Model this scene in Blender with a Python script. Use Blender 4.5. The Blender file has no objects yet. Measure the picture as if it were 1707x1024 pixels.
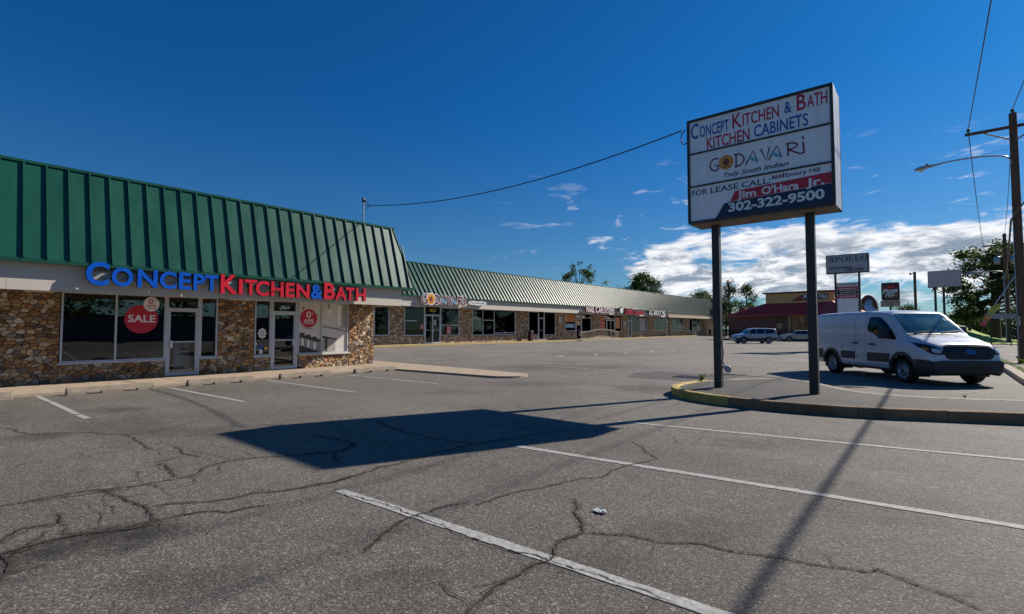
import bpy, bmesh, math, random
from mathutils import Vector, Matrix
from mathutils.bvhtree import BVHTree
random.seed(7)
R = math.radians
C = bpy.context.scene.collection
SC = bpy.context.scene

# ------------------------------------------------------------------ camera, sky, sun, exposure
PITCH, YAW = math.atan(37/838), R(40.3)
cam_d = bpy.data.cameras.new('camera'); cam = bpy.data.objects.new('camera', cam_d); C.objects.link(cam)
cam_d.sensor_width = 36.0; cam_d.lens = 838/1707*36.0; cam_d.clip_end = 4000; cam_d.clip_start = 0.05
cam.location = (0, 0, 1.55); cam.rotation_euler = (R(90)+PITCH, 0, YAW)
SC.camera = cam
SUNV = Vector((.57, 1.36, 1.0)).normalized()
SUN_EL = math.asin(SUNV.z); SUN_AZ = math.atan2(SUNV.x, SUNV.y)      # clockwise from +Y

world = bpy.data.worlds.new("World"); SC.world = world; world.use_nodes = True
nt = world.node_tree; nt.nodes.clear()
def N(nt, t, **kw):
    n = nt.nodes.new(t)
    for k, v in kw.items(): setattr(n, k, v)
    return n
def L(nt, a, b): nt.links.new(a, b)
def wmath(op, a, b=None, c=None):
    n = N(nt, 'ShaderNodeMath', operation=op)
    for i, v in enumerate((a, b, c)):
        if v is None: continue
        if isinstance(v, (int, float)): n.inputs[i].default_value = v
        else: L(nt, v, n.inputs[i])
    return n.outputs[0]
def wsmooth(v, a, b):
    n = N(nt, 'ShaderNodeMapRange', interpolation_type='SMOOTHSTEP'); n.clamp = True
    L(nt, v, n.inputs[0]); n.inputs[1].default_value = a; n.inputs[2].default_value = b
    return n.outputs[0]
out = N(nt, 'ShaderNodeOutputWorld'); bg = N(nt, 'ShaderNodeBackground'); L(nt, bg.outputs[0], out.inputs[0])
sky = N(nt, 'ShaderNodeTexSky', sky_type='NISHITA'); sky.sun_disc = False
sky.sun_elevation = SUN_EL; sky.sun_rotation = SUN_AZ
sky.altitude = 50; sky.air_density = 1.0; sky.dust_density = 0.3; sky.ozone_density = 4.0
tint = N(nt, 'ShaderNodeMix', data_type='RGBA', blend_type='MULTIPLY'); tint.inputs[0].default_value = 1.0
L(nt, sky.outputs[0], tint.inputs[6])
tc = N(nt, 'ShaderNodeTexCoord'); sep = N(nt, 'ShaderNodeSeparateXYZ'); L(nt, tc.outputs['Generated'], sep.inputs[0])
X_, Y_, Z_ = sep.outputs
az = wmath('ARCTAN2', X_, Y_); el = wmath('ARCSINE', Z_)
tmix = N(nt, 'ShaderNodeMix', data_type='RGBA'); L(nt, wsmooth(el, R(-2), R(26)), tmix.inputs[0])
tmix.inputs[6].default_value = (.50, .80, 1.0, 1); tmix.inputs[7].default_value = (.09, .70, 1.26, 1); L(nt, tmix.outputs[2], tint.inputs[7])
elc = wmath('MAXIMUM', el, 0.0)
comb = N(nt, 'ShaderNodeCombineXYZ'); L(nt, wmath('MULTIPLY', az, 5.0), comb.inputs[0]); L(nt, wmath('MULTIPLY', el, 16.0), comb.inputs[1])
def wnoise(scale, detail, rough, off=(0, 0, 0), dist=0.0, src=None):
    m = N(nt, 'ShaderNodeVectorMath', operation='ADD'); L(nt, (src or comb).outputs[0], m.inputs[0]); m.inputs[1].default_value = off
    n = N(nt, 'ShaderNodeTexNoise'); L(nt, m.outputs[0], n.inputs['Vector'])
    n.inputs['Scale'].default_value = scale; n.inputs['Detail'].default_value = detail; n.inputs['Roughness'].default_value = rough
    n.inputs['Distortion'].default_value = dist
    return n.outputs[0]
# a bank of cloud low in the north-west, thinner wisps above and beside it
bank = wmath('MULTIPLY', wmath('MULTIPLY', wsmooth(az, R(-35), R(-21)), wsmooth(az, R(60), R(8))), wmath('MULTIPLY', wsmooth(el, R(14.0), R(7.0)), wmath('ADD', .45, wmath('MULTIPLY', .55, wsmooth(el, R(.5), R(5.5))))))
n1 = wnoise(1.5, 9, .62, (3.1, 0.4, 0), .35)
n2 = wnoise(2.6, 8, .62, (7.7, 2.2, 0), .4)
dens = wmath('ADD', wmath('MULTIPLY', bank, .44), wmath('SUBTRACT', n1, .13))
m1 = wsmooth(dens, .625, .76)
comb2 = N(nt, 'ShaderNodeCombineXYZ'); L(nt, wmath('MULTIPLY', az, 7.0), comb2.inputs[0]); L(nt, wmath('MULTIPLY', el, 26.0), comb2.inputs[1])
wisp = wmath('MULTIPLY', wsmooth(wnoise(1.3, 7, .62, (1.4, 8.3, 0), .3, comb2), .57, .68), wmath('MULTIPLY', wsmooth(el, R(20), R(9)), wsmooth(az, R(-46), R(-24))))
mask = wmath('MAXIMUM', m1, wmath('MULTIPLY', wisp, .75))
# lit edges, grey bellies where the cloud is thick
thick = wmath('MULTIPLY', wsmooth(wmath('ADD', wmath('MULTIPLY', n2, .75), wmath('MULTIPLY', dens, .3)), .545, .70), wsmooth(el, R(11.5), R(7.0)))
ccol = N(nt, 'ShaderNodeMix', data_type='RGBA'); L(nt, thick, ccol.inputs[0])
CB = 1.0
ccol.inputs[6].default_value = (15.0*CB, 15.0*CB, 15.4*CB, 1); ccol.inputs[7].default_value = (4.0*CB, 5.0*CB, 6.4*CB, 1)
mixc = N(nt, 'ShaderNodeMix', data_type='RGBA'); L(nt, wmath('MULTIPLY', mask, .96), mixc.inputs[0])
L(nt, tint.outputs[2], mixc.inputs[6]); L(nt, ccol.outputs[2], mixc.inputs[7])
L(nt, mixc.outputs[2], bg.inputs[0]); bg.inputs[1].default_value = 0.055

sun_d = bpy.data.lights.new('sun', 'SUN'); sun_d.energy = 5.0; sun_d.angle = R(0.53); sun_d.color = (1.0, .93, .82)
sun = bpy.data.objects.new('sun', sun_d); C.objects.link(sun); sun.location = (20, 50, 40)
sun.rotation_euler = SUNV.to_track_quat('Z', 'Y').to_euler()
SC.view_settings.view_transform = 'Standard'; SC.view_settings.look = 'None'
SC.view_settings.exposure = 0.30; SC.view_settings.gamma = 1.0
SC.render.engine = 'CYCLES'; SC.cycles.max_bounces = 8; SC.cycles.transparent_max_bounces = 16

# ------------------------------------------------------------------ helpers
class MB:
    """Collects faces; build() links them as ONE mesh object."""
    def __init__(s): s.v = []; s.f = []; s.m = []; s.c = []; s.sm = []
    def add(s, vs, fs, m=0, smooth=False, col=None):
        b = len(s.v); s.v.extend([tuple(p) for p in vs])
        for f in fs:
            s.f.append([b+i for i in f]); s.m.append(m); s.sm.append(smooth); s.c.append(col)
        return s
    def box(s, x0, x1, y0, y1, z0, z1, m=0):
        return s.add([(x0,y0,z0),(x1,y0,z0),(x1,y1,z0),(x0,y1,z0),(x0,y0,z1),(x1,y0,z1),(x1,y1,z1),(x0,y1,z1)],
              [(0,3,2,1),(4,5,6,7),(0,1,5,4),(1,2,6,5),(2,3,7,6),(3,0,4,7)], m)
    def bbox(s, x0, x1, y0, y1, z0, z1, r=.01, m=0):
        """box with chamfered edges"""
        bm = bmesh.new(); bmesh.ops.create_cube(bm, size=1)
        for v in bm.verts: v.co = Vector(((x0+x1)/2+v.co.x*(x1-x0), (y0+y1)/2+v.co.y*(y1-y0), (z0+z1)/2+v.co.z*(z1-z0)))
        bmesh.ops.bevel(bm, geom=bm.edges[:], offset=r, segments=2, affect='EDGES', profile=.5)
        return s.bm(bm, m)
    def bm(s, bm, m=0, smooth=False):
        bm.verts.index_update()
        s.add([v.co[:] for v in bm.verts], [[v.index for v in f.verts] for f in bm.faces], m, smooth); bm.free(); return s
    def hexa(s, a, b, m=0):
        """two quads a and b (4 points each) joined"""
        return s.add(list(a)+list(b), [(3,2,1,0),(4,5,6,7),(0,1,5,4),(1,2,6,5),(2,3,7,6),(3,0,4,7)], m)
    def prism(s, pts, o, u, v, d, m=0, mside=None):
        """polygon pts (a,b) in plane o+a*u+b*v, extruded by vector d"""
        o, u, v, d = Vector(o), Vector(u), Vector(v), Vector(d); n = len(pts)
        A = [o+u*a+v*b for a, b in pts]; B = [p+d for p in A]
        s.add(A+B, [list(range(n))[::-1], list(range(n, 2*n))], m)
        s.add(A+B, [(i, (i+1) % n, n+(i+1) % n, n+i) for i in range(n)], m if mside is None else mside)
        return s
    def tube(s, path, r, seg=8, m=0, smooth=True, cap=True):
        P = [Vector(p) for p in path]; n = len(P)
        rr = r if isinstance(r, (list, tuple)) else [r]*n
        vs = []; ref = None
        for i, p in enumerate(P):
            t = (P[min(i+1, n-1)]-P[max(i-1, 0)]).normalized()
            if ref is None: ref = Vector((0,0,1)) if abs(t.z) < .9 else Vector((1,0,0))
            a = t.cross(ref)
            if a.length < 1e-6: a = t.cross(Vector((0,1,0)))
            a.normalize(); b = a.cross(t); ref = b
            for k in range(seg):
                w = 2*math.pi*k/seg; vs.append(p+(a*math.cos(w)+b*math.sin(w))*rr[i])
        fs = [(i*seg+k, i*seg+(k+1) % seg, (i+1)*seg+(k+1) % seg, (i+1)*seg+k) for i in range(n-1) for k in range(seg)]
        s.add(vs, fs, m, smooth)
        if cap: s.add(vs, [list(range(seg))[::-1], [(n-1)*seg+k for k in range(seg)]], m)
        return s
    def lathe(s, prof, o=(0,0,0), axis=(0,0,1), seg=24, m=0, smooth=True):
        """prof: (radius, height along axis)"""
        ax = Vector(axis).normalized(); ref = Vector((0,0,1)) if abs(ax.z) < .9 else Vector((1,0,0))
        a = ax.cross(ref).normalized(); b = ax.cross(a); o = Vector(o); vs = []
        for r, h in prof:
            for k in range(seg):
                w = 2*math.pi*k/seg; vs.append(o+ax*h+(a*math.cos(w)+b*math.sin(w))*r)
        n = len(prof)
        fs = [(i*seg+k, i*seg+(k+1) % seg, (i+1)*seg+(k+1) % seg, (i+1)*seg+k) for i in range(n-1) for k in range(seg)]
        return s.add(vs, fs, m, smooth)
    def disc(s, o, u, v, ru, rv=None, seg=32, d=None, m=0):
        rv = ru if rv is None else rv
        pts = [(ru*math.cos(2*math.pi*k/seg), rv*math.sin(2*math.pi*k/seg)) for k in range(seg)]
        if d is None:
            o, u, v = Vector(o), Vector(u), Vector(v)
            return s.add([o+u*a+v*b for a, b in pts], [list(range(seg))], m)
        return s.prism(pts, o, u, v, d, m)
    def text(s, body, o, u, v, h, w=None, depth=.01, bold=0.0, shear=0.0, m=0, mside=None, fit_h=False):
        """letters: lower-left o, reading along u, up v, cap height h, optional total width w"""
        vs, fs, (x0, x1, y0, y1) = glyphs(body, bold, shear)
        o, u, v = Vector(o), Vector(u).normalized(), Vector(v).normalized(); n = u.cross(v)
        sy = h/(y1-y0) if fit_h else h/CAPH
        yb = y0 if fit_h else 0
        sx = w/(x1-x0) if w else sy
        V = [o+u*((x-x0)*sx)+v*((y-yb)*sy)+n*((z+.5)*depth) for x, y, z in vs]
        for f, kind in fs: pass
        b = len(s.v); s.v.extend([tuple(p) for p in V])
        for f, kind in fs:
            s.f.append([b+i for i in f]); s.m.append(m if kind == 0 or mside is None else mside); s.sm.append(False); s.c.append(None)
        return s
    def build(s, name, mats, parent=None, origin=None):
        """world coordinates in; stored relative to the parent thing (or to an origin at its own base)"""
        off = Vector((0,0,0))
        if parent is not None:
            p = parent
            while p is not None: off += p.location; p = p.parent
        elif origin == 'base':
            xs, ys, zs = zip(*s.v); off = Vector(((min(xs)+max(xs))/2, (min(ys)+max(ys))/2, min(zs)))
        elif origin: off = Vector(origin)
        me = bpy.data.meshes.new(name)
        me.from_pydata([(x-off.x, y-off.y, z-off.z) for x, y, z in s.v], [], s.f)
        for m in (mats if isinstance(mats, (list, tuple)) else [mats]): me.materials.append(m)
        me.polygons.foreach_set('material_index', s.m); me.polygons.foreach_set('use_smooth', s.sm)
        if any(c is not None for c in s.c):
            a = me.color_attributes.new('stone_colour', 'FLOAT_COLOR', 'CORNER')
            for p, c in zip(me.polygons, s.c):
                for li in p.loop_indices: a.data[li].color = (*(c or (.1,.1,.1)), 1)
        me.update()
        ob = bpy.data.objects.new(name, me); C.objects.link(ob)
        if parent is not None: ob.parent = parent
        elif origin: ob.location = off
        return ob
_G = {}
def glyphs(body, bold, shear):
    key = (body, bold, shear)
    if key in _G: return _G[key]
    cu = bpy.data.curves.new('lettering', 'FONT'); cu.body = body; cu.size = 1; cu.extrude = .5
    cu.offset = bold; cu.shear = shear; cu.resolution_u = 3
    ob = bpy.data.objects.new('lettering', cu); C.objects.link(ob)
    dg = bpy.context.evaluated_depsgraph_get()
    me = bpy.data.meshes.new_from_object(ob.evaluated_get(dg))
    vs = [v.co[:] for v in me.vertices]
    fs = [(list(p.vertices), 0 if abs(p.normal.z) > .5 else 1) for p in me.polygons]
    bpy.data.objects.remove(ob); bpy.data.curves.remove(cu); bpy.data.meshes.remove(me)
    xs = [v[0] for v in vs]; ys = [v[1] for v in vs]
    _G[key] = (vs, fs, (min(xs), max(xs), min(ys), max(ys))); return _G[key]
CAPH = 1.0
CAPH = (lambda b: b[3]-b[2])(glyphs('H', 0, 0)[2])

def tag(o, label=None, cat=None, group=None, kind=None):
    if label: o['label'] = label
    if cat: o['category'] = cat
    if group: o['group'] = group
    if kind: o['kind'] = kind
    return o
def thing(name, label, cat, loc=(0,0,0), group=None, rz=0):
    o = bpy.data.objects.new(name, None); C.objects.link(o); o.location = loc; o.rotation_euler = (0,0,rz)
    o.empty_display_size = .2
    return tag(o, label, cat, group)
def structure(mb, name, m): return tag(mb.build(name, m), kind='structure')
def copy_tree(o, parent=None):
    c = o.copy(); C.objects.link(c)
    if parent is not None: c.parent = parent
    for ch in list(o.children): copy_tree(ch, c)
    return c
UX, UY, UZ = (1,0,0), (0,1,0), (0,0,1)

# ------------------------------------------------------------------ materials
def new_mat(name):
    m = bpy.data.materials.new(name); m.use_nodes = True; t = m.node_tree
    return m, t, t.nodes['Principled BSDF']
def mat(name, col, rough=.6, var=.15, scale=6.0, bump=0.0, bscale=60.0, metal=0.0, spec=.5, streak=None, coat=0.0, fine=.0):
    m, t, p = new_mat(name)
    p.inputs['Roughness'].default_value = rough; p.inputs['Metallic'].default_value = metal; p.inputs['Specular IOR Level'].default_value = spec
    p.inputs['Coat Weight'].default_value = coat
    tc = N(t, 'ShaderNodeTexCoord'); src = tc.outputs['Object']
    mp = N(t, 'ShaderNodeMapping'); L(t, src, mp.inputs[0])
    if streak: mp.inputs['Scale'].default_value = streak
    n = N(t, 'ShaderNodeTexNoise'); L(t, mp.outputs[0], n.inputs['Vector']); n.inputs['Scale'].default_value = scale; n.inputs['Detail'].default_value = 6; n.inputs['Roughness'].default_value = .6
    r = N(t, 'ShaderNodeMapRange'); L(t, n.outputs[0], r.inputs[0]); r.inputs[1].default_value = .25; r.inputs[2].default_value = .75
    r.inputs[3].default_value = 1-var; r.inputs[4].default_value = 1+var
    mx = N(t, 'ShaderNodeVectorMath', operation='SCALE'); mx.inputs[0].default_value = col[:3]; L(t, r.outputs[0], mx.inputs['Scale'])
    colout = mx.outputs[0]
    L(t, colout, p.inputs['Base Color'])
    if bump:
        b = N(t, 'ShaderNodeTexNoise'); L(t, src, b.inputs['Vector']); b.inputs['Scale'].default_value = bscale; b.inputs['Detail'].default_value = 4
        bu = N(t, 'ShaderNodeBump'); bu.inputs['Strength'].default_value = bump; bu.inputs['Distance'].default_value = .02; L(t, b.outputs[0], bu.inputs['Height']); L(t, bu.outputs[0], p.inputs['Normal'])
    rr = N(t, 'ShaderNodeMapRange'); L(t, n.outputs[0], rr.inputs[0]); rr.inputs[3].default_value = max(0, rough-.08); rr.inputs[4].default_value = min(1, rough+.08); L(t, rr.outputs[0], p.inputs['Roughness'])
    return m
def ramp(t, src, stops, interp='LINEAR'):
    r = N(t, 'ShaderNodeValToRGB'); r.color_ramp.interpolation = interp; L(t, src, r.inputs[0])
    e = r.color_ramp.elements
    while len(e) < len(stops): e.new(.5)
    for k, (p, c) in zip(e, stops): k.position = p; k.color = (*c, 1)
    return r.outputs[0]
def tmath(t, op, a, b=None):
    n = N(t, 'ShaderNodeMath', operation=op)
    for i, v in enumerate((a, b)):
        if v is None: continue
        if isinstance(v, (int, float)): n.inputs[i].default_value = v
        else: L(t, v, n.inputs[i])
    return n.outputs[0]
STAINS = [(-4.75, 0.86, 0.5, 0.3, 0.55), (-4.73, 1.16, 0.46, 0.19, 0.5), (-4.69, 0.53, 0.24, 0.24, 0.5), (-9.96, 1.18, 0.43, 0.39, 0.4), (-12.19, 2.49, 0.69, 0.46, 0.4), (-3.52, 1.16, 0.55, 0.26, 0.25), (-3.39, 2.22, 0.59, 0.21, 0.22), (-1.51, 3.89, 0.78, 0.37, 0.28), (-0.61, 5.24, 1.13, 0.44, 0.2), (-18.62, 8.33, 0.61, 0.86, 0.5), (-11.41, 17.5, 3.94, 2.0, 0.3), (-8.95, 11.25, 2.05, 0.95, 0.25), (-5.72, 12.48, 1.25, 1.11, 0.45), (-16.06, 28.09, 4.54, 3.18, 0.3), (-8.8, 2.61, 1.09, 0.43, 0.2), (-1.38, 7.86, 1.46, 0.5, 0.2), (-2.53, 2.09, 0.53, 0.17, 0.22), (-1.75, 2.97, 0.48, 0.22, 0.25), (-9.03, 8.53, 1.32, 0.58, 0.2)]
def asphalt(name, gain=1.0, warm=(1.0, .925, .84), stains=True):
    m, t, p = new_mat(name)
    tc = N(t, 'ShaderNodeTexCoord'); src = tc.outputs['Object']
    v = N(t, 'ShaderNodeTexVoronoi'); L(t, src, v.inputs['Vector']); v.inputs['Scale'].default_value = 95
    sp = N(t, 'ShaderNodeSeparateColor'); L(t, v.outputs['Color'], sp.inputs[0])
    g = ramp(t, sp.outputs[0], [(0, (.07,.068,.066)), (.45, (.145,.14,.134)), (.78, (.205,.196,.185)), (.94, (.29,.265,.23)), (1, (.50,.46,.40))])
    def noise(sc, det, off=(0,0,0), scl=(1,1,1)):
        mp = N(t, 'ShaderNodeMapping'); L(t, src, mp.inputs[0]); mp.inputs['Location'].default_value = off; mp.inputs['Scale'].default_value = scl
        n = N(t, 'ShaderNodeTexNoise'); L(t, mp.outputs[0], n.inputs['Vector']); n.inputs['Scale'].default_value = sc; n.inputs['Detail'].default_value = det; n.inputs['Roughness'].default_value = .62
        return n.outputs[0]
    def rng(s, a, b, c, d):
        r = N(t, 'ShaderNodeMapRange'); L(t, s, r.inputs[0])
        for i, x in enumerate((a, b, c, d)): r.inputs[i+1].default_value = x
        return r.outputs[0]
    k = rng(noise(.28, 5), .3, .7, .80, 1.16)
    k = tmath(t, 'MULTIPLY', k, rng(noise(1.1, 6, (5,2,0), (.35,1.4,1)), .3, .7, .87, 1.10))
    k = tmath(t, 'MULTIPLY', k, rng(noise(6, 5, (2,9,0)), .3, .7, .90, 1.08))
    if stains:
        nst = noise(2.3, 8, (3,8,0)); sx_ = N(t, 'ShaderNodeSeparateXYZ'); L(t, src, sx_.inputs[0])
        k = tmath(t, 'MULTIPLY', k, rng(noise(.55, 7, (11,4,0), (1,.55,1)), .58, .72, 1.0, .66))     # oil and drip stains
        k = tmath(t, 'MULTIPLY', k, rng(noise(.16, 5, (31,7,0), (.5,1.6,1)), .56, .70, 1.0, .80))
        for cx, cy, a, b, s in STAINS:      # drip and dirt stains where cars have stood
            d = N(t, 'ShaderNodeVectorMath', operation='SUBTRACT'); L(t, src, d.inputs[0]); d.inputs[1].default_value = (cx, cy, 0)
            q = []
            for ax, w_ in (((.763,.647,0), a), ((-.647,.763,0), b)):
                e = N(t, 'ShaderNodeVectorMath', operation='DOT_PRODUCT'); L(t, d.outputs[0], e.inputs[0]); e.inputs[1].default_value = tuple(c_/w_ for c_ in ax); q.append(e.outputs['Value'])
            r2 = tmath(t, 'ADD', tmath(t, 'MULTIPLY', q[0], q[0]), tmath(t, 'MULTIPLY', q[1], q[1])); r2 = tmath(t, 'ADD', r2, tmath(t, 'MULTIPLY', tmath(t, 'SUBTRACT', nst, .5), 2.6))
            k = tmath(t, 'MULTIPLY', k, rng(r2, .15, 1.1, 1-s, 1.0))
        k = tmath(t, 'MULTIPLY', k, rng(tmath(t, 'ADD', sx_.outputs[0], tmath(t, 'MULTIPLY', sx_.outputs[1], -.9)), -9, -1, 1.06, .80))   # coarser asphalt plus lens vignetting painted in: darker towards the near right
        k = tmath(t, 'MULTIPLY', k, rng(sx_.outputs[1], .5, 26, .84, 1.26))  # near ground darker, far ground lighter: partly lens vignetting painted into the colour
    k = tmath(t, 'MULTIPLY', k, gain)
    sc = N(t, 'ShaderNodeVectorMath', operation='SCALE'); L(t, g, sc.inputs[0]); L(t, k, sc.inputs['Scale'])
    wm = N(t, 'ShaderNodeVectorMath', operation='MULTIPLY'); L(t, sc.outputs[0], wm.inputs[0]); wm.inputs[1].default_value = warm
    L(t, wm.outputs[0], p.inputs['Base Color']); p.inputs['Roughness'].default_value = .82; p.inputs['Specular IOR Level'].default_value = .35
    n3 = noise(160, 3); h = tmath(t, 'ADD', tmath(t, 'MULTIPLY', v.outputs['Distance'], -1.0), tmath(t, 'MULTIPLY', n3, .5))
    h = tmath(t, 'ADD', h, tmath(t, 'MULTIPLY', sp.outputs[1], .5))
    b = N(t, 'ShaderNodeBump'); b.inputs['Strength'].default_value = .45; b.inputs['Distance'].default_value = .005; L(t, h, b.inputs['Height']); L(t, b.outputs[0], p.inputs['Normal'])
    return m
def stone_far(name, gain=1.0):
    m, t, p = new_mat(name)
    tc = N(t, 'ShaderNodeTexCoord'); mp = N(t, 'ShaderNodeMapping'); L(t, tc.outputs['Object'], mp.inputs[0]); mp.inputs['Scale'].default_value = (1, 1, 1.5)
    ns = N(t, 'ShaderNodeTexNoise'); L(t, mp.outputs[0], ns.inputs['Vector']); ns.inputs['Scale'].default_value = 3
    ad = N(t, 'ShaderNodeMix', data_type='VECTOR'); ad.inputs[0].default_value = .12; L(t, mp.outputs[0], ad.inputs[4]); L(t, ns.outputs['Color'], ad.inputs[5])
    v = N(t, 'ShaderNodeTexVoronoi'); L(t, ad.outputs[1], v.inputs['Vector']); v.inputs['Scale'].default_value = 4.2
    e = N(t, 'ShaderNodeTexVoronoi', feature='DISTANCE_TO_EDGE'); L(t, ad.outputs[1], e.inputs['Vector']); e.inputs['Scale'].default_value = 4.2
    s = N(t, 'ShaderNodeSeparateColor'); L(t, v.outputs['Color'], s.inputs[0])
    c = ramp(t, s.outputs[0], [(0, (.09*gain,.06*gain,.04*gain)), (.3, (.20*gain,.125*gain,.07*gain)), (.55, (.28*gain,.19*gain,.105*gain)), (.8, (.33*gain,.26*gain,.18*gain)), (1, (.42*gain,.37*gain,.31*gain))])
    jm = ramp(t, e.outputs['Distance'], [(.02, (0,0,0)), (.07, (1,1,1))])
    mx = N(t, 'ShaderNodeMix', data_type='RGBA'); L(t, jm, mx.inputs[0]); mx.inputs[6].default_value = (.05,.04,.032,1); L(t, c, mx.inputs[7])
    L(t, mx.outputs[2], p.inputs['Base Color']); p.inputs['Roughness'].default_value = .85
    b = N(t, 'ShaderNodeBump'); b.inputs['Strength'].default_value = .8; b.inputs['Distance'].default_value = .04; L(t, jm, b.inputs['Height']); L(t, b.outputs[0], p.inputs['Normal'])
    return m
def stone_near(name):
    m, t, p = new_mat(name)
    a = N(t, 'ShaderNodeAttribute'); a.attribute_name = 'stone_colour'
    tc = N(t, 'ShaderNodeTexCoord'); n = N(t, 'ShaderNodeTexNoise'); L(t, tc.outputs['Object'], n.inputs['Vector']); n.inputs['Scale'].default_value = 14; n.inputs['Detail'].default_value = 8; n.inputs['Roughness'].default_value = .68
    r = N(t, 'ShaderNodeMapRange'); L(t, n.outputs[0], r.inputs[0]); r.inputs[1].default_value = .25; r.inputs[2].default_value = .75; r.inputs[3].default_value = .55; r.inputs[4].default_value = 1.4
    s = N(t, 'ShaderNodeVectorMath', operation='SCALE'); L(t, a.outputs['Color'], s.inputs[0]); L(t, r.outputs[0], s.inputs['Scale'])
    L(t, s.outputs[0], p.inputs['Base Color']); p.inputs['Roughness'].default_value = .85
    b = N(t, 'ShaderNodeBump'); b.inputs['Strength'].default_value = .7; b.inputs['Distance'].default_value = .02; L(t, n.outputs[0], b.inputs['Height']); L(t, b.outputs[0], p.inputs['Normal'])
    return m
def brick(name, c1, c2, mortar, scale=1.0):
    m, t, p = new_mat(name)
    tc = N(t, 'ShaderNodeTexCoord'); mp = N(t, 'ShaderNodeMapping'); L(t, tc.outputs['Object'], mp.inputs[0]); mp.inputs['Rotation'].default_value = (R(90), 0, 0)
    b = N(t, 'ShaderNodeTexBrick'); L(t, mp.outputs[0], b.inputs['Vector']); b.inputs['Scale'].default_value = scale
    b.inputs['Color1'].default_value = (*c1, 1); b.inputs['Color2'].default_value = (*c2, 1); b.inputs['Mortar'].default_value = (*mortar, 1)
    b.inputs['Brick Width'].default_value = .22; b.inputs['Row Height'].default_value = .075; b.inputs['Mortar Size'].default_value = .008
    L(t, b.outputs[0], p.inputs['Base Color']); p.inputs['Roughness'].default_value = .85
    return m
def glass(name, tint=(.35,.37,.38), rough=.01, ior=1.5):
    m, t, p = new_mat(name); t.nodes.remove(p); o = t.nodes['Material Output']
    tr = N(t, 'ShaderNodeBsdfTransparent'); tr.inputs[0].default_value = (*tint, 1)
    gl = N(t, 'ShaderNodeBsdfGlossy'); gl.inputs['Roughness'].default_value = rough; gl.inputs[0].default_value = (.95,.95,.95,1)
    fr = N(t, 'ShaderNodeFresnel'); fr.inputs[0].default_value = ior
    tc = N(t, 'ShaderNodeTexCoord'); n = N(t, 'ShaderNodeTexNoise'); L(t, tc.outputs['Object'], n.inputs['Vector']); n.inputs['Scale'].default_value = .9
    bu = N(t, 'ShaderNodeBump'); bu.inputs['Strength'].default_value = .03; bu.inputs['Distance'].default_value = .1; L(t, n.outputs[0], bu.inputs['Height']); L(t, bu.outputs[0], gl.inputs['Normal'])
    mx = N(t, 'ShaderNodeMixShader'); L(t, fr.outputs[0], mx.inputs[0]); L(t, tr.outputs[0], mx.inputs[1]); L(t, gl.outputs[0], mx.inputs[2]); L(t, mx.outputs[0], o.inputs[0])
    return m
def leafy(name, col, tr=.35, var=.5):
    m, t, p = new_mat(name); o = t.nodes['Material Output']
    g = N(t, 'ShaderNodeNewGeometry')
    r = N(t, 'ShaderNodeMapRange'); L(t, g.outputs['Random Per Island'], r.inputs[0]); r.inputs[3].default_value = 1-var; r.inputs[4].default_value = 1+var
    s = N(t, 'ShaderNodeVectorMath', operation='SCALE'); s.inputs[0].default_value = col; L(t, r.outputs[0], s.inputs['Scale'])
    L(t, s.outputs[0], p.inputs['Base Color']); p.inputs['Roughness'].default_value = .55; p.inputs['Specular IOR Level'].default_value = .3
    tl = N(t, 'ShaderNodeBsdfTranslucent'); L(t, s.outputs[0], tl.inputs[0])
    mx = N(t, 'ShaderNodeMixShader'); mx.inputs[0].default_value = tr; L(t, p.outputs[0], mx.inputs[1]); L(t, tl.outputs[0], mx.inputs[2]); L(t, mx.outputs[0], o.inputs[0])
    return m
M = {}
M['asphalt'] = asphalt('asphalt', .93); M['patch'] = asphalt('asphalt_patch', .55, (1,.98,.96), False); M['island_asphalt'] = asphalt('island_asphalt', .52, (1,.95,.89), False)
M['road'] = asphalt('road_asphalt', .8)
M['crack'] = mat('crack_fill', (.035,.027,.02), .95, .5, 9)
def dirt(name, col):
    m, t, p = new_mat(name); o = t.nodes['Material Output']; tc = N(t, 'ShaderNodeTexCoord'); n = N(t, 'ShaderNodeTexNoise'); L(t, tc.outputs['Object'], n.inputs['Vector']); n.inputs['Scale'].default_value = 38; n.inputs['Detail'].default_value = 7; n.inputs['Roughness'].default_value = .75
    p.inputs['Base Color'].default_value = (*col, 1); p.inputs['Roughness'].default_value = .95
    r = N(t, 'ShaderNodeMapRange'); L(t, n.outputs[0], r.inputs[0]); r.inputs[1].default_value = .46; r.inputs[2].default_value = .66
    tr = N(t, 'ShaderNodeBsdfTransparent'); mx = N(t, 'ShaderNodeMixShader'); L(t, r.outputs[0], mx.inputs[0]); L(t, tr.outputs[0], mx.inputs[1]); L(t, p.outputs[0], mx.inputs[2]); L(t, mx.outputs[0], o.inputs[0]); return m
M['dirt'] = dirt('crack_dirt', (.055,.04,.028))
M['line'] = mat('worn_white_paint', (.36,.35,.33), .78, .45, 22, .3, 90)
M['concrete'] = mat('concrete', (.40,.31,.22), .85, .22, 3.5, .35, 70)
M['stop'] = mat('wheel_stop_concrete', (.27,.22,.165), .88, .28, 5, .4, 60)
M['kerb_old'] = mat('old_concrete_kerb', (.25,.15,.08), .9, .5, 2.2, .6, 50)
M['kerb_pale'] = mat('pale_concrete_kerb', (.38,.31,.235), .88, .25, 4, .4, 60)
M['kerb_yellow'] = mat('yellow_painted_kerb', (.43,.31,.085), .75, .4, 5, .4, 60)
M['roof'] = mat('green_painted_metal', (.010,.074,.046), .31, .22, 1.6, .05, 3, spec=.48, streak=(1,1,.35))
M['roof_far'] = M['roof']
M['fascia'] = mat('beige_fascia', (.54,.48,.41), .7, .07, 2, .05, 40)
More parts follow.
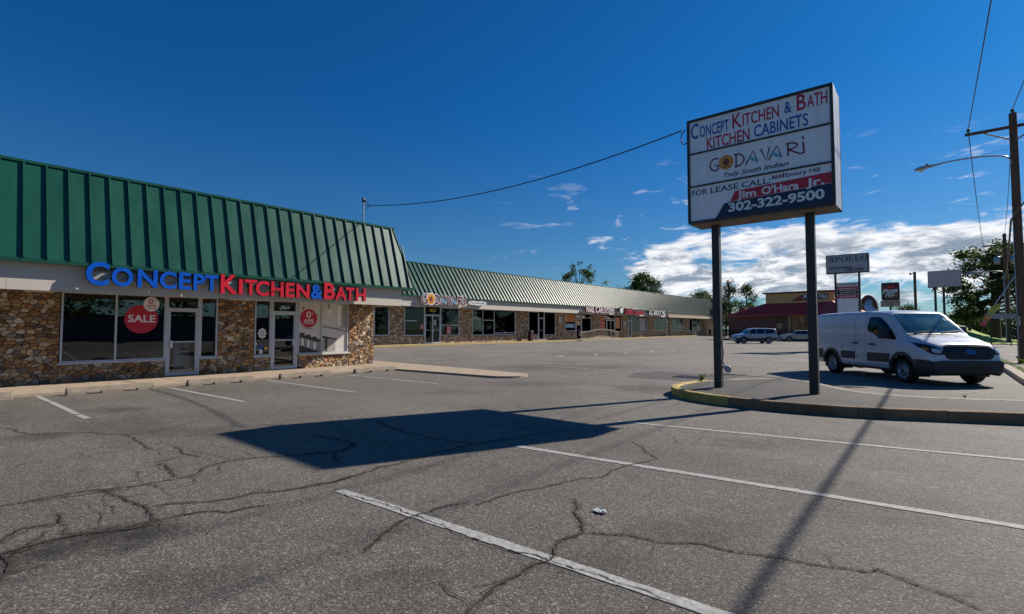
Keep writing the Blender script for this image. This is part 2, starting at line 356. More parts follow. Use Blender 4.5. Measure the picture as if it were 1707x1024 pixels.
M['soffit'] = mat('soffit', (.50,.45,.38), .8, .08, 2)
M['stone'] = stone_near('rubble_stone'); M['stone_far'] = stone_far('rubble_stone_far', 1.75)
M['alu'] = mat('aluminium_frame', (.50,.52,.55), .42, .06, 8, metal=.25)
M['alu_dark'] = mat('bronze_frame', (.12,.10,.08), .5, .1, 8)
M['glass'] = glass('shop_glass', (.74,.76,.76), ior=1.75); M['glass_far'] = glass('strip_glass', (.45,.46,.46), ior=1.38); M['glass_car'] = glass('car_glass', (.22,.30,.30), .01, 1.6)
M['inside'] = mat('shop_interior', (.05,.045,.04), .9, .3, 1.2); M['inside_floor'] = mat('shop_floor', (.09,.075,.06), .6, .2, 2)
M['blue'] = mat('blue_letter_face', (.0,.085,.52), .3, .04, 3); M['red'] = mat('red_letter_face', (.62,.012,.03), .3, .05, 3)
M['black'] = mat('black_trim', (.012,.012,.014), .5, .2, 8)
M['raceway'] = mat('raceway_paint', (.36,.33,.285), .6, .06, 3)
M['white'] = mat('white_plastic', (.84,.82,.84), .35, .09, 3, streak=(2.5,1,.3))
M['sign_frame'] = mat('dark_sign_frame', (.035,.026,.022), .45, .25, 6)
M['sign_side'] = mat('grey_sign_side', (.38,.40,.43), .4, .15, 3)
M['sign_under'] = mat('rusty_sign_underside', (.18,.145,.11), .8, .4, 5)
M['pole'] = mat('dark_steel_pole', (.03,.026,.025), .5, .35, 12, .2, 60)
M['red_ink'] = mat('red_vinyl', (.50,.012,.03), .4, .05, 3); M['blue_ink'] = mat('blue_vinyl', (.02,.075,.36), .4, .05, 3)
M['navy_ink'] = mat('navy_vinyl', (.008,.012,.05), .4, .1, 3); M['black_ink'] = mat('black_vinyl', (.012,.012,.014), .4, .1, 3)
M['maroon_ink'] = mat('maroon_vinyl', (.17,.012,.03), .4, .1, 3); M['orange_ink'] = mat('orange_vinyl', (.72,.29,.02), .4, .08, 3)
M['lblue_ink'] = mat('pale_blue_vinyl', (.13,.40,.55), .4, .08, 3); M['yellow_ink'] = mat('yellow_vinyl', (.70,.50,.03), .4, .08, 3)
M['white_ink'] = mat('white_vinyl', (.78,.78,.78), .4, .03, 3); M['grey_ink'] = mat('grey_vinyl', (.13,.13,.14), .5, .1, 3); M['brown_ink'] = mat('brown_vinyl', (.16,.09,.05), .5, .1, 3)
M['paper'] = mat('paper', (.68,.67,.63), .8, .06, 12)
M['green_ink'] = mat('green_vinyl', (.02,.12,.06), .4, .1, 3)
M['wood_pole'] = mat('weathered_wood_pole', (.13,.075,.048), .9, .4, 3, .6, 30, streak=(6,6,.5))
M['wire'] = mat('black_cable', (.012,.012,.013), .6, .1, 5)
M['galv'] = mat('galvanised_steel', (.36,.37,.38), .4, .15, 9, metal=.7)
M['grass'] = mat('grass_ground', (.07,.12,.022), .95, .4, 4, .6, 40)
M['trunk'] = mat('bark', (.06,.045,.033), .95, .4, 8, .6, 40)
M['leaf'] = leafy('leaf', (.062,.105,.022)); M['leaf_dark'] = leafy('leaf_dark', (.065,.105,.025), .42); M['weed'] = leafy('weed_leaf', (.16,.26,.03), .45); M['pine'] = leafy('needle', (.03,.05,.022), .15)
M['brick'] = brick('dark_red_brick', (.24,.075,.05), (.33,.115,.08), (.19,.13,.10))
M['red_roof'] = mat('red_shingle', (.52,.06,.05), .6, .35, 7, .6, 14, streak=(1,1,2.5))
M['stucco'] = mat('tan_stucco', (.74,.42,.15), .8, .08, 3); M['tan'] = mat('tan_wall', (.44,.36,.25), .85, .06, 2); M['brown_trim'] = mat('brown_trim', (.07,.04,.03), .6, .2, 4)
M['van_white'] = mat('white_car_paint', (.60,.61,.65), .34, .03, 2.5, coat=.6); M['clad'] = mat('black_plastic_cladding', (.030,.032,.038), .55, .15, 10)
M['screen'] = mat('car_screen', (.03,.085,.085), .06, .75, 1.6, coat=1.0, spec=1.0)  # teal tone and mottling paint a sky reflection into the windscreen
M['tyre'] = mat('tyre_rubber', (.014,.014,.015), .85, .2, 12); M['rim'] = mat('steel_wheel', (.30,.31,.33), .4, .12, 8, metal=.5)
M['chrome'] = mat('chrome', (.7,.7,.72), .15, .05, 5, metal=1.0); M['lamp_glass'] = mat('clear_lamp', (.55,.58,.62), .12, .2, 20, coat=1.0)
M['amber'] = mat('amber_lens', (.65,.16,.01), .2, .05, 5); M['tail'] = mat('red_lens', (.38,.01,.012), .2, .05, 5)
M['silver'] = mat('silver_blue_paint', (.36,.40,.45), .28, .03, 2, metal=.35, coat=.6); M['silver_grey'] = mat('silver_grey_paint', (.36,.36,.34), .28, .03, 2, metal=.35, coat=.6)
M['bin'] = mat('dark_maroon_bin', (.045,.014,.014), .5, .2, 6)
# ================================================================== SETTING: ground, lot, kerbs, markings
def flat(mb, pts, z, m=0): return mb.add([(x, y, z) for x, y in pts], [list(range(len(pts)))], m)
structure(flat(MB(), [(-1200,-1200),(1200,-1200),(1200,1200),(-1200,1200)], -.03), 'ground', M['grass'])
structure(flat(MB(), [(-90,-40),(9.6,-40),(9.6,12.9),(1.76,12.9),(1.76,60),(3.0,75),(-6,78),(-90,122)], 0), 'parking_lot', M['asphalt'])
structure(flat(MB(), [(2.0,13.4),(9.6,13.4),(9.6,66),(3.2,66),(2.0,60)], .10), 'pavement', M['road'])
structure(flat(MB(), [(9.9,-120),(41,-120),(41,400),(9.9,400)], -.01), 'road', M['road'])
structure(flat(MB(), [(-40,108),(-8,92),(9.6,70),(9.6,300),(-90,300),(-90,125)], -.012), 'rear_lot', M['road'])

def smooth_poly(P, n=6, closed=False):
    out = []; k = len(P)
    for i in range(k if closed else k-1):
        g = lambda j: P[j % k] if closed else P[max(0, min(k-1, j))]
        a, b, c, d = g(i-1), g(i), g(i+1), g(i+2)
        for s in range(n):
            t = s/n
            out.append(tuple(.5*(2*b[q]+(c[q]-a[q])*t+(2*a[q]-5*b[q]+4*c[q]-d[q])*t*t+(-a[q]+3*b[q]-3*c[q]+d[q])*t**3) for q in range(len(b))))
    if not closed: out.append(tuple(P[-1]))
    return out
def normals2(P):
    o = []
    for i in range(len(P)):
        a = Vector(P[max(0, i-1)][:2]); b = Vector(P[min(len(P)-1, i+1)][:2]); t = (b-a).normalized(); o.append(Vector((-t.y, t.x)))
    return o
def kerb(mb, path, w, h, m=0, z0=-.02, r=.025, side=1, seams=None):
    """raised kerb along an open path; w towards the left of travel * side"""
    nn = normals2(path); prof = [(0, z0), (0, h-r), (r*.3, h-r*.3), (r, h), (w-r, h), (w, h-r), (w, z0)]
    vs = []
    for (x, y), n in zip(path, nn):
        for a, z in prof:
            j = random.uniform(-.004, .004)
            vs.append((x+n.x*side*(a+j), y+n.y*side*(a+j), z+(j if z > 0 else 0)))
    k = len(prof); fs = []
    for i in range(len(path)-1):
        for q in range(k-1):
            f = (i*k+q, (i+1)*k+q, (i+1)*k+q+1, i*k+q+1); fs.append(f if side < 0 else f[::-1])
    fs.append(list(range(k))); fs.append([(len(path)-1)*k+q for q in range(k)][::-1])
    return mb.add(vs, fs, m)
def resample(P, step):
    out = [P[0]]
    for a, b in zip(P, P[1:]):
        d = math.dist(a, b); n = max(1, int(d/step))
        for i in range(1, n+1): out.append((a[0]+(b[0]-a[0])*i/n, a[1]+(b[1]-a[1])*i/n))
    return out
# island with the big sign: nose yellow, the rest bare concrete
nose = smooth_poly([(-4.45,14.75),(-4.95,13.6),(-5.08,12.6),(-4.95,11.75),(-4.55,11.2),(-3.9,10.78),(-3.28,10.6)], 6)
front = smooth_poly([(-3.28,10.6),(-2.4,10.52),(-1.56,10.6),(-.7,10.85),(-.08,11.13),(1.01,11.62),(2.4,12.25),(4.5,13.2)], 6)
back = smooth_poly([(-4.45,14.75),(-4.1,15.4),(-3.4,15.85),(-2.7,15.6),(-2.1,14.7),(-1.4,13.75),(-.6,13.55),(.3,13.75),(1.3,14.25),(1.76,14.45)], 6)
structure(kerb(MB(), resample(nose[5:], .15), .17, .19, side=1), 'kerb_painted_nose', M['kerb_yellow'])
kb = MB(); fr = resample(front, .2); cuts = [0, 6, 15, 25, len(fr)-1]
for a, b in zip(cuts, cuts[1:]):
    seg = fr[a:b+1]
    if a: seg = [tuple(Vector(seg[0]).lerp(Vector(seg[1]), .06))]+seg[1:]
    kerb(kb, seg, .17, .185, side=1)
structure(kb, 'kerb_island_front', M['kerb_old'])
structure(kerb(MB(), resample(nose[5::-1]+back[1:], .2), .2, .152, side=-1), 'kerb_island_back', M['kerb_pale'])
isl = MB(); ring = [(x, y) for x, y in nose[4:]]+front[1:]; nn = normals2(ring)
inner_f = [(x+n.x*.16, y+n.y*.16) for (x, y), n in zip(ring, nn)]
nb = normals2(back); inner_b = [(x-n.x*.12, y-n.y*.12) for (x, y), n in zip(back, nb)]
inner = inner_f+[(4.4,14.6),(2.1,14.5)]+inner_b[::-1]
bmi = bmesh.new(); bmi.faces.new([bmi.verts.new((x, y, .145)) for x, y in inner]); bmesh.ops.triangulate(bmi, faces=bmi.faces[:])
bmesh.ops.subdivide_edges(bmi, edges=bmi.edges[:], cuts=3, use_grid_fill=True)
for v in bmi.verts:
    d = min(math.dist(v.co[:2], q) for q in inner); v.co.z += min(d, .7)*.05
isl.bm(bmi, 0, True); structure(isl, 'traffic_island', M['island_asphalt'])
# kerb along the road side of the lot
structure(kerb(MB(), resample([(1.76,14.5),(1.78,18.5),(1.8,24),(1.85,34),(2.0,48),(2.3,60)], .6), .30, .14, side=-1), 'kerb_roadside', M['kerb_pale'])
structure(flat(MB(), [(2.15,31.2),(6.5,31.2),(6.5,32.0),(2.15,32.0)], .108), 'pavement_strip', M['kerb_pale'])
# walk in front of the near store and its tongue
sw = MB()
for a, b in [(-8,-2.4),(-2.38,1.22),(1.24,4.84),(4.86,8.46),(8.48,11.6)]: sw.box(-18.75, -15.98, a, b, -.05, .06)
tongue = [(-18.75,11.62),(-15.98,11.62),(-15.4,11.66),(-10.95,11.86)]+[(-10.95+.72*math.sin(t)*1.0, 12.6-.74*math.cos(t)) for t in [R(20*i) for i in range(1, 9)]]+[(-10.95,13.32),(-21,14.05),(-21,12.9),(-18.75,12.9)]
sw.prism(tongue, (0,0,-.05), UX, UY, (0,0,.115))
structure(sw, 'pavement_store_front', M['concrete'])
# walk in front of the long strip, with a yellow kerb, lifting gently at the far end
def zf(y): return .13 if y < 62 else .13+.17*min(1, (y-62)/30)
fw = MB(); ys = [16]+list(range(20, 128, 4))
for a, b in zip(ys, ys[1:]): fw.hexa([(-38.7,a,-.05),(-37.17,a,-.05),(-37.17,b,-.05),(-38.7,b,-.05)], [(-38.7,a,zf(a)),(-37.17,a,zf(a)),(-37.17,b,zf(b)),(-38.7,b,zf(b))])
structure(fw, 'pavement_strip_front', M['concrete'])
fk = MB()
for a, b in zip(ys, ys[1:]):
    fk.hexa([(-37.165,a,-.05),(-37.0,a,-.05),(-37.0,b-.02,-.05),(-37.165,b-.02,-.05)], [(-37.165,a,zf(a)+.01),(-37.02,a,zf(a)+.01),(-37.02,b-.02,zf(b)+.01),(-37.165,b-.02,zf(b)+.01)])
structure(fk, 'kerb_strip_front', M['kerb_yellow'])
ap = MB()       # lot rises to meet the far walk
apy = list(range(60, 128, 4))
for a, b in zip(apy, apy[1:]):
    za, zb_ = zf(a)-.13, zf(b)-.13
    ap.add([(-36.99,a,za+.004),(-30,a,.004),(-30,b,.004),(-36.99,b,zb_+.004)], [(0,1,2,3)])
structure(ap, 'parking_lot_apron', M['asphalt'])
# painted lines: worn strips with ragged edges
def stripe(mb, a, b, w=.10, z=.005, gaps=0.0):
    a, b = Vector(a), Vector(b); d = (b-a).length; t = (b-a)/d; n = Vector((-t.y, t.x)); k = max(2, int(d/.12))
    for i in range(k):
        if random.random() < gaps: continue
        p, q = a+t*d*i/k, a+t*d*(i+1)/k
        e = [random.uniform(-.006, .006) for _ in range(2)]
        mb.add([(p.x+n.x*(w/2+e[0]), p.y+n.y*(w/2+e[0]), z), (p.x-n.x*(w/2+e[1]), p.y-n.y*(w/2+e[1]), z), (q.x-n.x*(w/2+e[1]), q.y-n.y*(w/2+e[1]), z), (q.x+n.x*(w/2+e[0]), q.y+n.y*(w/2+e[0]), z)], [(0,1,2,3)])
ln = MB()
for a, b in [((-16.0,1.83),(-11.3,1.94)),((-15.75,4.33),(-11.35,4.55)),((-15.66,6.88),(-11.0,6.99)),((-15.3,9.45),(-10.9,9.6))]: stripe(ln, a, b, .10, gaps=.02)
stripe(ln, (-4.44,2.665), (4.5,3.18), .105); stripe(ln, (-4.3,5.18), (6,6.18), .105); stripe(ln, (-4.15,7.66), (7,9.6), .10)
stripe(ln, (-3.1,20.52), (.9,16.75), .10); stripe(ln, (-4.2,24.8), (-1.0,22.0), .10); stripe(ln, (-4.4,19.0), (-2.2,17.0), .1, gaps=.3)
for a, b in [((-16.05,22.9),(-17.27,25.1)),((-15.63,26.07),(-16.63,28.02)),((-16.59,31.55),(-14.96,28.76)),((-15.99,34.33),(-14.49,31.51)),((-16.37,38.93),(-14.41,35.08)),((-15.96,41.95),(-14.38,38.87)),((-16.4,46),(-14.4,42.5)),((-12.9,17.15),(-11.6,17.1)),((-11.6,17.1),(-9.2,16.9)),((-7.6,24.8),(-7.1,26.3))]:
    stripe(ln, a, b, .12, gaps=.12)
structure(ln, 'painted_lines', M['line'])
# cracks run as dirt-filled ribbons over asphalt and paint alike
CRACKS=[
(3,[(-6.3,0.51),(-6.28,0.81),(-6.29,1.0),(-6.19,1.2),(-6.08,1.43),(-6.08,1.6),(-6.06,1.76),(-6.04,1.92),(-6.28,2.09),(-6.39,2.32),(-6.34,2.61),(-6.15,2.9),(-5.98,3.27),(-5.85,3.42),(-5.91,3.63),(-6.11,3.85)]),
(3,[(-6.19,1.2),(-5.92,1.23),(-5.65,1.27),(-5.42,1.31),(-5.24,1.34),(-5.04,1.31),(-4.86,1.29)]),
(5,[(-4.86,1.29),(-4.8,1.22),(-4.84,1.09),(-4.93,0.95),(-5.0,0.81),(-5.0,0.69),(-5.0,0.55),(-4.98,0.44),(-4.96,0.41),(-4.89,0.35)]),
(3,[(-4.86,1.29),(-4.85,1.48),(-4.78,1.66),(-4.62,1.74),(-4.61,1.91),(-4.5,2.11)]),
(3,[(-5.28,1.37),(-5.22,1.53),(-5.07,1.69),(-4.97,1.89),(-4.99,2.06),(-4.87,2.24),(-4.78,2.49),(-4.71,2.72),(-4.75,3.09)]),
(3,[(-4.78,2.45),(-4.79,2.61),(-4.71,2.81),(-4.74,3.03),(-4.85,3.42),(-4.78,3.65),(-4.81,3.93),(-4.86,4.45),(-4.82,4.91),(-4.71,5.35),(-4.56,6.08),(-4.3,6.54)]),
(2,[(-11.31,0.88),(-10.92,0.99),(-10.41,1.08),(-10.05,1.22),(-10.02,1.45),(-9.76,1.72),(-9.31,1.91),(-9.11,2.02),(-9.06,2.26),(-9.23,2.58),(-9.53,3.03)]),
(2,[(-9.11,2.02),(-8.67,2.02),(-8.47,2.02),(-8.03,1.99),(-7.82,2.01)]),
(1.5,[(-7.99,0.64),(-8.05,0.84),(-7.97,1.13),(-7.99,1.4),(-7.98,1.69),(-7.92,1.85),(-7.7,2.07),(-7.2,2.18),(-7.02,2.26),(-6.7,2.27)]),
(3,[(-6.9,1.86),(-6.63,1.85),(-6.36,1.81),(-6.14,1.79)]),
(2,[(-7.08,1.76),(-7.0,1.95),(-7.08,2.14)]),
(4,[(-5.2,0.43),(-5.32,0.47),(-5.48,0.57),(-5.44,0.68),(-5.37,0.77)]),
(3,[(-5.71,0.81),(-5.51,0.8),(-5.29,0.81)]),
(5,[(-4.96,0.41),(-4.84,0.43),(-4.68,0.44),(-4.54,0.41),(-4.46,0.38),(-4.39,0.34)]),
(1.5,[(-6.4,0.94),(-6.38,1.14),(-6.33,1.35),(-6.24,1.61),(-6.19,1.8),(-6.09,1.93)]),
(2,[(-6.23,0.71),(-6.2,0.91),(-6.14,1.16),(-6.03,1.38)]),
(1.5,[(-6.04,1.92),(-5.79,1.89),(-5.64,1.98)]),
(2,[(-7.73,2.24),(-7.28,2.18),(-7.08,2.21),(-6.88,2.24)]),
(3,[(-7.32,5.1),(-6.62,4.85),(-5.99,4.77),(-5.71,4.81),(-5.17,4.82),(-4.82,4.91)]),
(3,[(-7.01,3.8),(-6.49,3.84),(-6.04,3.83),(-5.91,3.71),(-5.84,3.4),(-5.58,3.28),(-5.35,3.2)]),
(2,[(-6.07,3.1),(-5.86,3.41)]),
(1.5,[(-6.04,3.83),(-5.89,4.21),(-5.79,4.65)]),
(1.6,[(-4.37,2.65),(-3.99,2.68),(-3.63,2.74),(-3.36,2.71),(-3.17,2.72),(-2.95,2.71),(-2.62,2.71),(-2.33,2.73),(-2.03,2.77),(-1.84,2.78),(-1.62,2.82),(-1.42,2.83),(-1.27,2.81),(-1.15,2.81)]),
(2.5,[(-3.07,2.03),(-3.23,2.29),(-3.32,2.48),(-3.36,2.71),(-3.34,2.82),(-3.31,3.08),(-3.25,3.23)]),
(2,[(-3.16,3.22),(-3.13,3.44),(-3.13,3.68),(-3.04,3.88),(-2.94,4.27),(-2.77,4.6),(-2.76,5.13),(-2.7,5.42),(-2.58,5.76)]),
(3,[(-2.59,3.94),(-2.4,3.68),(-2.24,3.51),(-2.12,3.33),(-2.12,2.99),(-2.03,2.77),(-2.08,2.61),(-2.07,2.43),(-2.06,2.22),(-2.02,2.05),(-2.0,1.98)]),
(2.5,[(-2.12,3.33),(-1.97,3.41),(-1.82,3.51),(-1.69,3.52),(-1.6,3.55)]),
(2,[(-3.26,6.44),(-2.87,5.99),(-2.59,5.75)]),
(2.2,[(-1.59,3.53),(-1.41,3.68),(-1.28,3.71),(-1.03,3.77),(-0.81,3.84),(-0.56,3.9),(-0.4,3.96),(-0.34,4.06),(-0.21,4.0),(-0.07,3.94),(0.09,3.89),(0.14,3.85)]),
(1.5,[(-3.26,7.3),(-2.95,7.1),(-2.79,6.81),(-2.78,6.53)]),
(1.2,[(-2.94,6.59),(-2.53,6.84),(-2.11,7.05),(-1.69,7.18)]),
(1.2,[(-1.71,6.44),(-1.22,6.86),(-0.84,6.83),(-0.6,6.9),(-0.3,7.03)]),
(1.5,[(-10.59,1.38),(-10.58,1.84),(-10.58,2.34),(-10.52,2.94)]),
(1.5,[(-10.28,2.39),(-9.82,2.68),(-9.7,3.08)]),
(1.2,[(-9.54,2.97),(-9.8,3.54),(-9.69,4.23),(-9.58,5.0),(-9.61,5.7)]),
(1.2,[(-7.87,4.38),(-7.69,5.06),(-7.7,6.08),(-7.81,6.85)]),
(1.2,[(-4.15,9.32),(-4.36,10.95),(-4.04,11.75),(-3.75,13.19)]),
(1.2,[(-8.1,8.74),(-6.85,8.04),(-5.86,7.48),(-5.1,6.98)])]

cr = MB(); dm = MB()
def crack(w, pts, z=.009):
    P = [Vector(p) for p in pts]
    for it in range(5):
        Q = [P[0]]
        for a, b in zip(P, P[1:]):
            d = (b-a).length
            if d > .045:
                n = Vector((-(b-a).y, (b-a).x)); Q.append((a+b)/2+n*random.uniform(-.10, .10)*(1 if it < 2 else 1.7))
            Q.append(b)
        P = Q
    W = w*.0034; k = len(P); prev = None
    if w >= 2:                              # broken band of dirt along the edges
        for i in range(k-1):
            t = P[i+1]-P[i]
            if t.length < 1e-4: continue
            n = Vector((-t.y, t.x)).normalized(); a_, b_ = w*.012*random.uniform(.5, 1.3), w*.012*random.uniform(.5, 1.3)
            dm.add([(P[i].x+n.x*a_,P[i].y+n.y*a_,.0068),(P[i].x-n.x*b_,P[i].y-n.y*b_,.0068),(P[i+1].x-n.x*b_,P[i+1].y-n.y*b_,.0068),(P[i+1].x+n.x*a_,P[i+1].y+n.y*a_,.0068)], [(0,1,2,3)])
    for i in range(k):
        t = (P[min(k-1, i+1)]-P[max(0, i-1)]); t = t.normalized() if t.length > 0 else Vector((1, 0)); n = Vector((-t.y, t.x))
        e = W*random.uniform(.4, 1.3)*(.35+.65*min(1, min(i, k-1-i)/6))
        cur = ((P[i]+n*e/1), (P[i]-n*e*random.uniform(.5, 1)))
        if prev: cr.add([(prev[0].x,prev[0].y,z),(prev[1].x,prev[1].y,z),(cur[1].x,cur[1].y,z),(cur[0].x,cur[0].y,z)], [(0,1,2,3)])
        prev = cur
for w, pts in CRACKS:
    crack(w, pts)
    for k in range(max(1, len(pts)//2)):        # small side branches
        i = random.randrange(len(pts)-1); a = Vector(pts[i]); b = Vector(pts[i+1]); d = (b-a); n = Vector((-d.y, d.x)).normalized()*random.choice((-1, 1))
        q = a+n*random.uniform(.1, .35)+d.normalized()*random.uniform(-.2, .3)
        crack(w*.45, [a, (a+q)/2+Vector((random.uniform(-.05, .05), random.uniform(-.05, .05))), q], .0085)
def network(cx, cy, rx, ry, nx, ny, seed):       # alligator cracking round the long cracks
    rn = random.Random(seed); P = {(i, j): (cx+rx*((i+rn.uniform(-.42, .42))/nx-.5)*2, cy+ry*((j+rn.uniform(-.42, .42))/ny-.5)*2) for i in range(nx+1) for j in range(ny+1)}
    for (i, j), p in P.items():
        for q in ((i+1, j), (i, j+1)):
            if q in P and rn.random() < .62 and (i/nx-.5)**2+(j/ny-.5)**2 < .22: crack(rn.uniform(1.0, 1.9), [p, P[q]], .0082)
network(-7.6, 2.1, 1.5, 1.0, 7, 5, 1); network(-6.0, 1.2, .9, .6, 5, 4, 2); network(-4.9, 6.6, 1.0, .7, 5, 4, 3); network(-8.6, 4.6, 1.3, .8, 5, 4, 4); network(-2.2, 7.4, .8, .7, 4, 4, 5)
for k in range(26):                             # hairlines farther out in the lot
    x, y = random.uniform(-32, -3), random.uniform(14, 55); a = random.choice((0, math.pi/2))+random.uniform(-.3, .3); l = random.uniform(2, 6)
    pts = [(x+math.cos(a)*l*i/5+random.uniform(-.2, .2), y+math.sin(a)*l*i/5+random.uniform(-.2, .2)) for i in range(6)]
    if not (-5.5 < x < 2 and y < 17): crack(3.2, pts)
structure(cr, 'asphalt_cracks', M['crack']); structure(dm, 'crack_dirt', M['dirt'])
structure(flat(MB(), [(-7.75,14.92),(-8.23,16.33),(-7.97,17.69),(-6.36,17.43),(-5.01,18.48),(-4.98,17.39),(-5.21,15.51),(-5.82,14.88),(-6.99,14.83)], .0035), 'asphalt_patch', M['patch'])
for k, (x0, lab) in enumerate([(-6.62, 'left one of two black iron drain grates in the dark asphalt patch'), (-6.17, 'right one of two black iron drain grates, nearer the sign island')]):
    d = thing('drain_grate', lab, 'drain', (x0+.19, 16.12, 0), 'drain grates in the lot')
    f = MB()
    for a in ((x0,x0+.03,15.8,16.45),(x0+.36,x0+.39,15.8,16.45),(x0+.03,x0+.36,15.8,15.83),(x0+.03,x0+.36,16.42,16.45)): f.box(a[0],a[1],a[2],a[3],.0037,.022)
    f.build('frame', M['black'], d); b = MB()
    for i in range(7): b.box(x0+.045+i*.044, x0+.068+i*.044, 15.83, 16.42, .0037, .018)
    b.box(x0+.03, x0+.36, 15.83, 16.42, .0037, .006); b.build('grating', M['black'], d)
# crumpled scrap of paper in the nearest stall
def crumple(x, y, w, l, n, seed):
    rnd = random.Random(seed); b = MB(); vs = []
    for i in range(n+1):
        for j in range(n+1): vs.append((x+w*(i/n-.5)+rnd.uniform(-.01, .01), y+l*(j/n-.5)+rnd.uniform(-.01, .01), .012+abs(rnd.gauss(0, .009))))
    b.add(vs, [(i*(n+1)+j, (i+1)*(n+1)+j, (i+1)*(n+1)+j+1, i*(n+1)+j+1) for i in range(n) for j in range(n)]); return b
tag(crumple(-2.23, 3.78, .12, .06, 5, 3).build('paper_scrap', M['paper'], origin='base'), 'crumpled white scrap of paper lying on the asphalt in the foreground', 'litter')
# grass bank and weeds
gb = MB(); vs = []; nx, ny = 16, 16
for i in range(nx+1):
    for j in range(ny+1):
        x = 1.2+8.4*i/nx; y = 70+22*j/ny
        h = 2.2*math.exp(-((x-1.2)/3.4)**2)*min(1, j/16)+.12
        vs.append((x, y, h-.02+random.uniform(-.04, .04)))
gb.add(vs, [(i*(ny+1)+j, (i+1)*(ny+1)+j, (i+1)*(ny+1)+j+1, i*(ny+1)+j+1) for i in range(nx) for j in range(ny)], 0, True)
structure(gb, 'grass_bank', mat('lit_grass', (.30,.36,.035), .9, .3, 3, .1, 20))  # paler than the flat grass: sunlight put into the bank's base colour
# ================================================================== NEAR STORE
def clip(poly, a, b, c):
    """keep a*x+b*y<=c"""
    out = []
    for i in range(len(poly)):
        p, q = poly[i], poly[(i+1) % len(poly)]; dp, dq = a*p[0]+b*p[1]-c, a*q[0]+b*q[1]-c
        if dp <= 0: out.append(p)
        if (dp < 0) != (dq < 0) and dp != dq:
            t = dp/(dp-dq); out.append((p[0]+(q[0]-p[0])*t, p[1]+(q[1]-p[1])*t))
    return out
STONES = [(.28,.15,.06),(.36,.22,.10),(.42,.30,.17),(.22,.12,.055),(.30,.21,.14),(.46,.37,.26),(.36,.17,.08),(.21,.175,.15),(.40,.27,.13),(.19,.12,.08),(.50,.43,.34),(.32,.19,.085),(.27,.14,.06)]
def rubble(mb, y0, y1, z0, z1, X, cell=.125, seed=1):
    rnd = random.Random(seed); AS = 1.6; seeds = []
    nz = max(1, round((z1-z0)*AS/cell)); ny = max(1, round((y1-y0)/cell))
    for j in range(nz):
        for i in range(ny):
            if rnd.random() < .30: continue
            seeds.append((y0+(i+.5+.5*(j % 2)+rnd.uniform(-.5, .5))*(y1-y0)/ny, (z0+(j+.5+rnd.uniform(-.4, .4))*(z1-z0)/nz)*AS))
    for s in seeds:
        poly = [(y0, z0*AS), (y1, z0*AS), (y1, z1*AS), (y0, z1*AS)]
        for t in seeds:
            dx, dy = t[0]-s[0], t[1]-s[1]
            if t is s or dx*dx+dy*dy > (cell*3.4)**2: continue
            poly = clip(poly, dx, dy, (t[0]**2+t[1]**2-s[0]**2-s[1]**2)/2)
            if len(poly) < 3: break
        if len(poly) < 3: continue
        P = [(a, b/AS) for a, b in poly]; cy = sum(p[0] for p in P)/len(P); cz = sum(p[1] for p in P)/len(P)
        size = max(math.dist(p, (cy, cz)) for p in P)
        if size < .03: continue
        # round the corners: two cuts of Chaikin, then shrink for the joint
        for _ in range(1):
            Q = []
            for i in range(len(P)):
                a, b = P[i], P[(i+1) % len(P)]; w = .17
                Q += [(a[0]*(1-w)+b[0]*w, a[1]*(1-w)+b[1]*w), (a[0]*w+b[0]*(1-w), a[1]*w+b[1]*(1-w))]
            P = Q
        n = len(P); dep = rnd.uniform(.018, .055); tx, tz = rnd.uniform(-.12, .12), rnd.uniform(-.12, .12)
        g = (size-.008)/size; rings = []
        for f, d in ((g, 0), (g*.96, dep*.7), (g*.80, dep)):
            rings.append([(X+d+(tx*(p[0]-cy)+tz*(p[1]-cz))*(d/dep)+rnd.uniform(-.003, .003), cy+(p[0]-cy)*f, cz+(p[1]-cz)*f) for p in P])
        c = rnd.choice(STONES); k = rnd.choice((.6, .85, 1.0, 1.0, 1.15, 1.35)); col = tuple(q*k for q in c)
        vs = rings[0]+rings[1]+rings[2]+[(X+dep*1.02, cy, cz)]
        fs = [(r*n+i, r*n+(i+1) % n, (r+1)*n+(i+1) % n, (r+1)*n+i) for r in (0, 1) for i in range(n)]+[(2*n+i, 2*n+(i+1) % n, 3*n) for i in range(n)]
        mb.add(vs, fs, 0, False, col)
WX = -18.65
st = thing('store_building', 'near stone store with a tall dark green ribbed metal mansard roof and two glass doors', 'building', (WX, 5, 0))
wl = MB(); rects = [(-8,2.53,.06,2.62),(6.55,7.74,.06,2.62),(11.50,12.72,.06,2.62),(2.53,5.05,.06,.56),(6.03,6.55,.06,.56),(7.74,8.34,.06,.54),(9.36,11.50,.06,.54)]
for a, b, c, d in rects: wl.box(WX-.25, WX, a, b, c-.1, d)
wl.box(WX-12, WX-.25, 12.45, 12.72, -.05, 5.6); wl.box(WX-12, WX-11.7, -8, 12.45, -.05, 5.6); wl.box(WX-12, WX-.25, -8.3, -8, -.05, 5.6)
wl.c = [(.12,.092,.065)]*len(wl.f)
for i, (a, b, c, d) in enumerate(rects): rubble(wl, max(a, .2), b, c, d, WX, .148 if d > 1 else .135, 10+i)
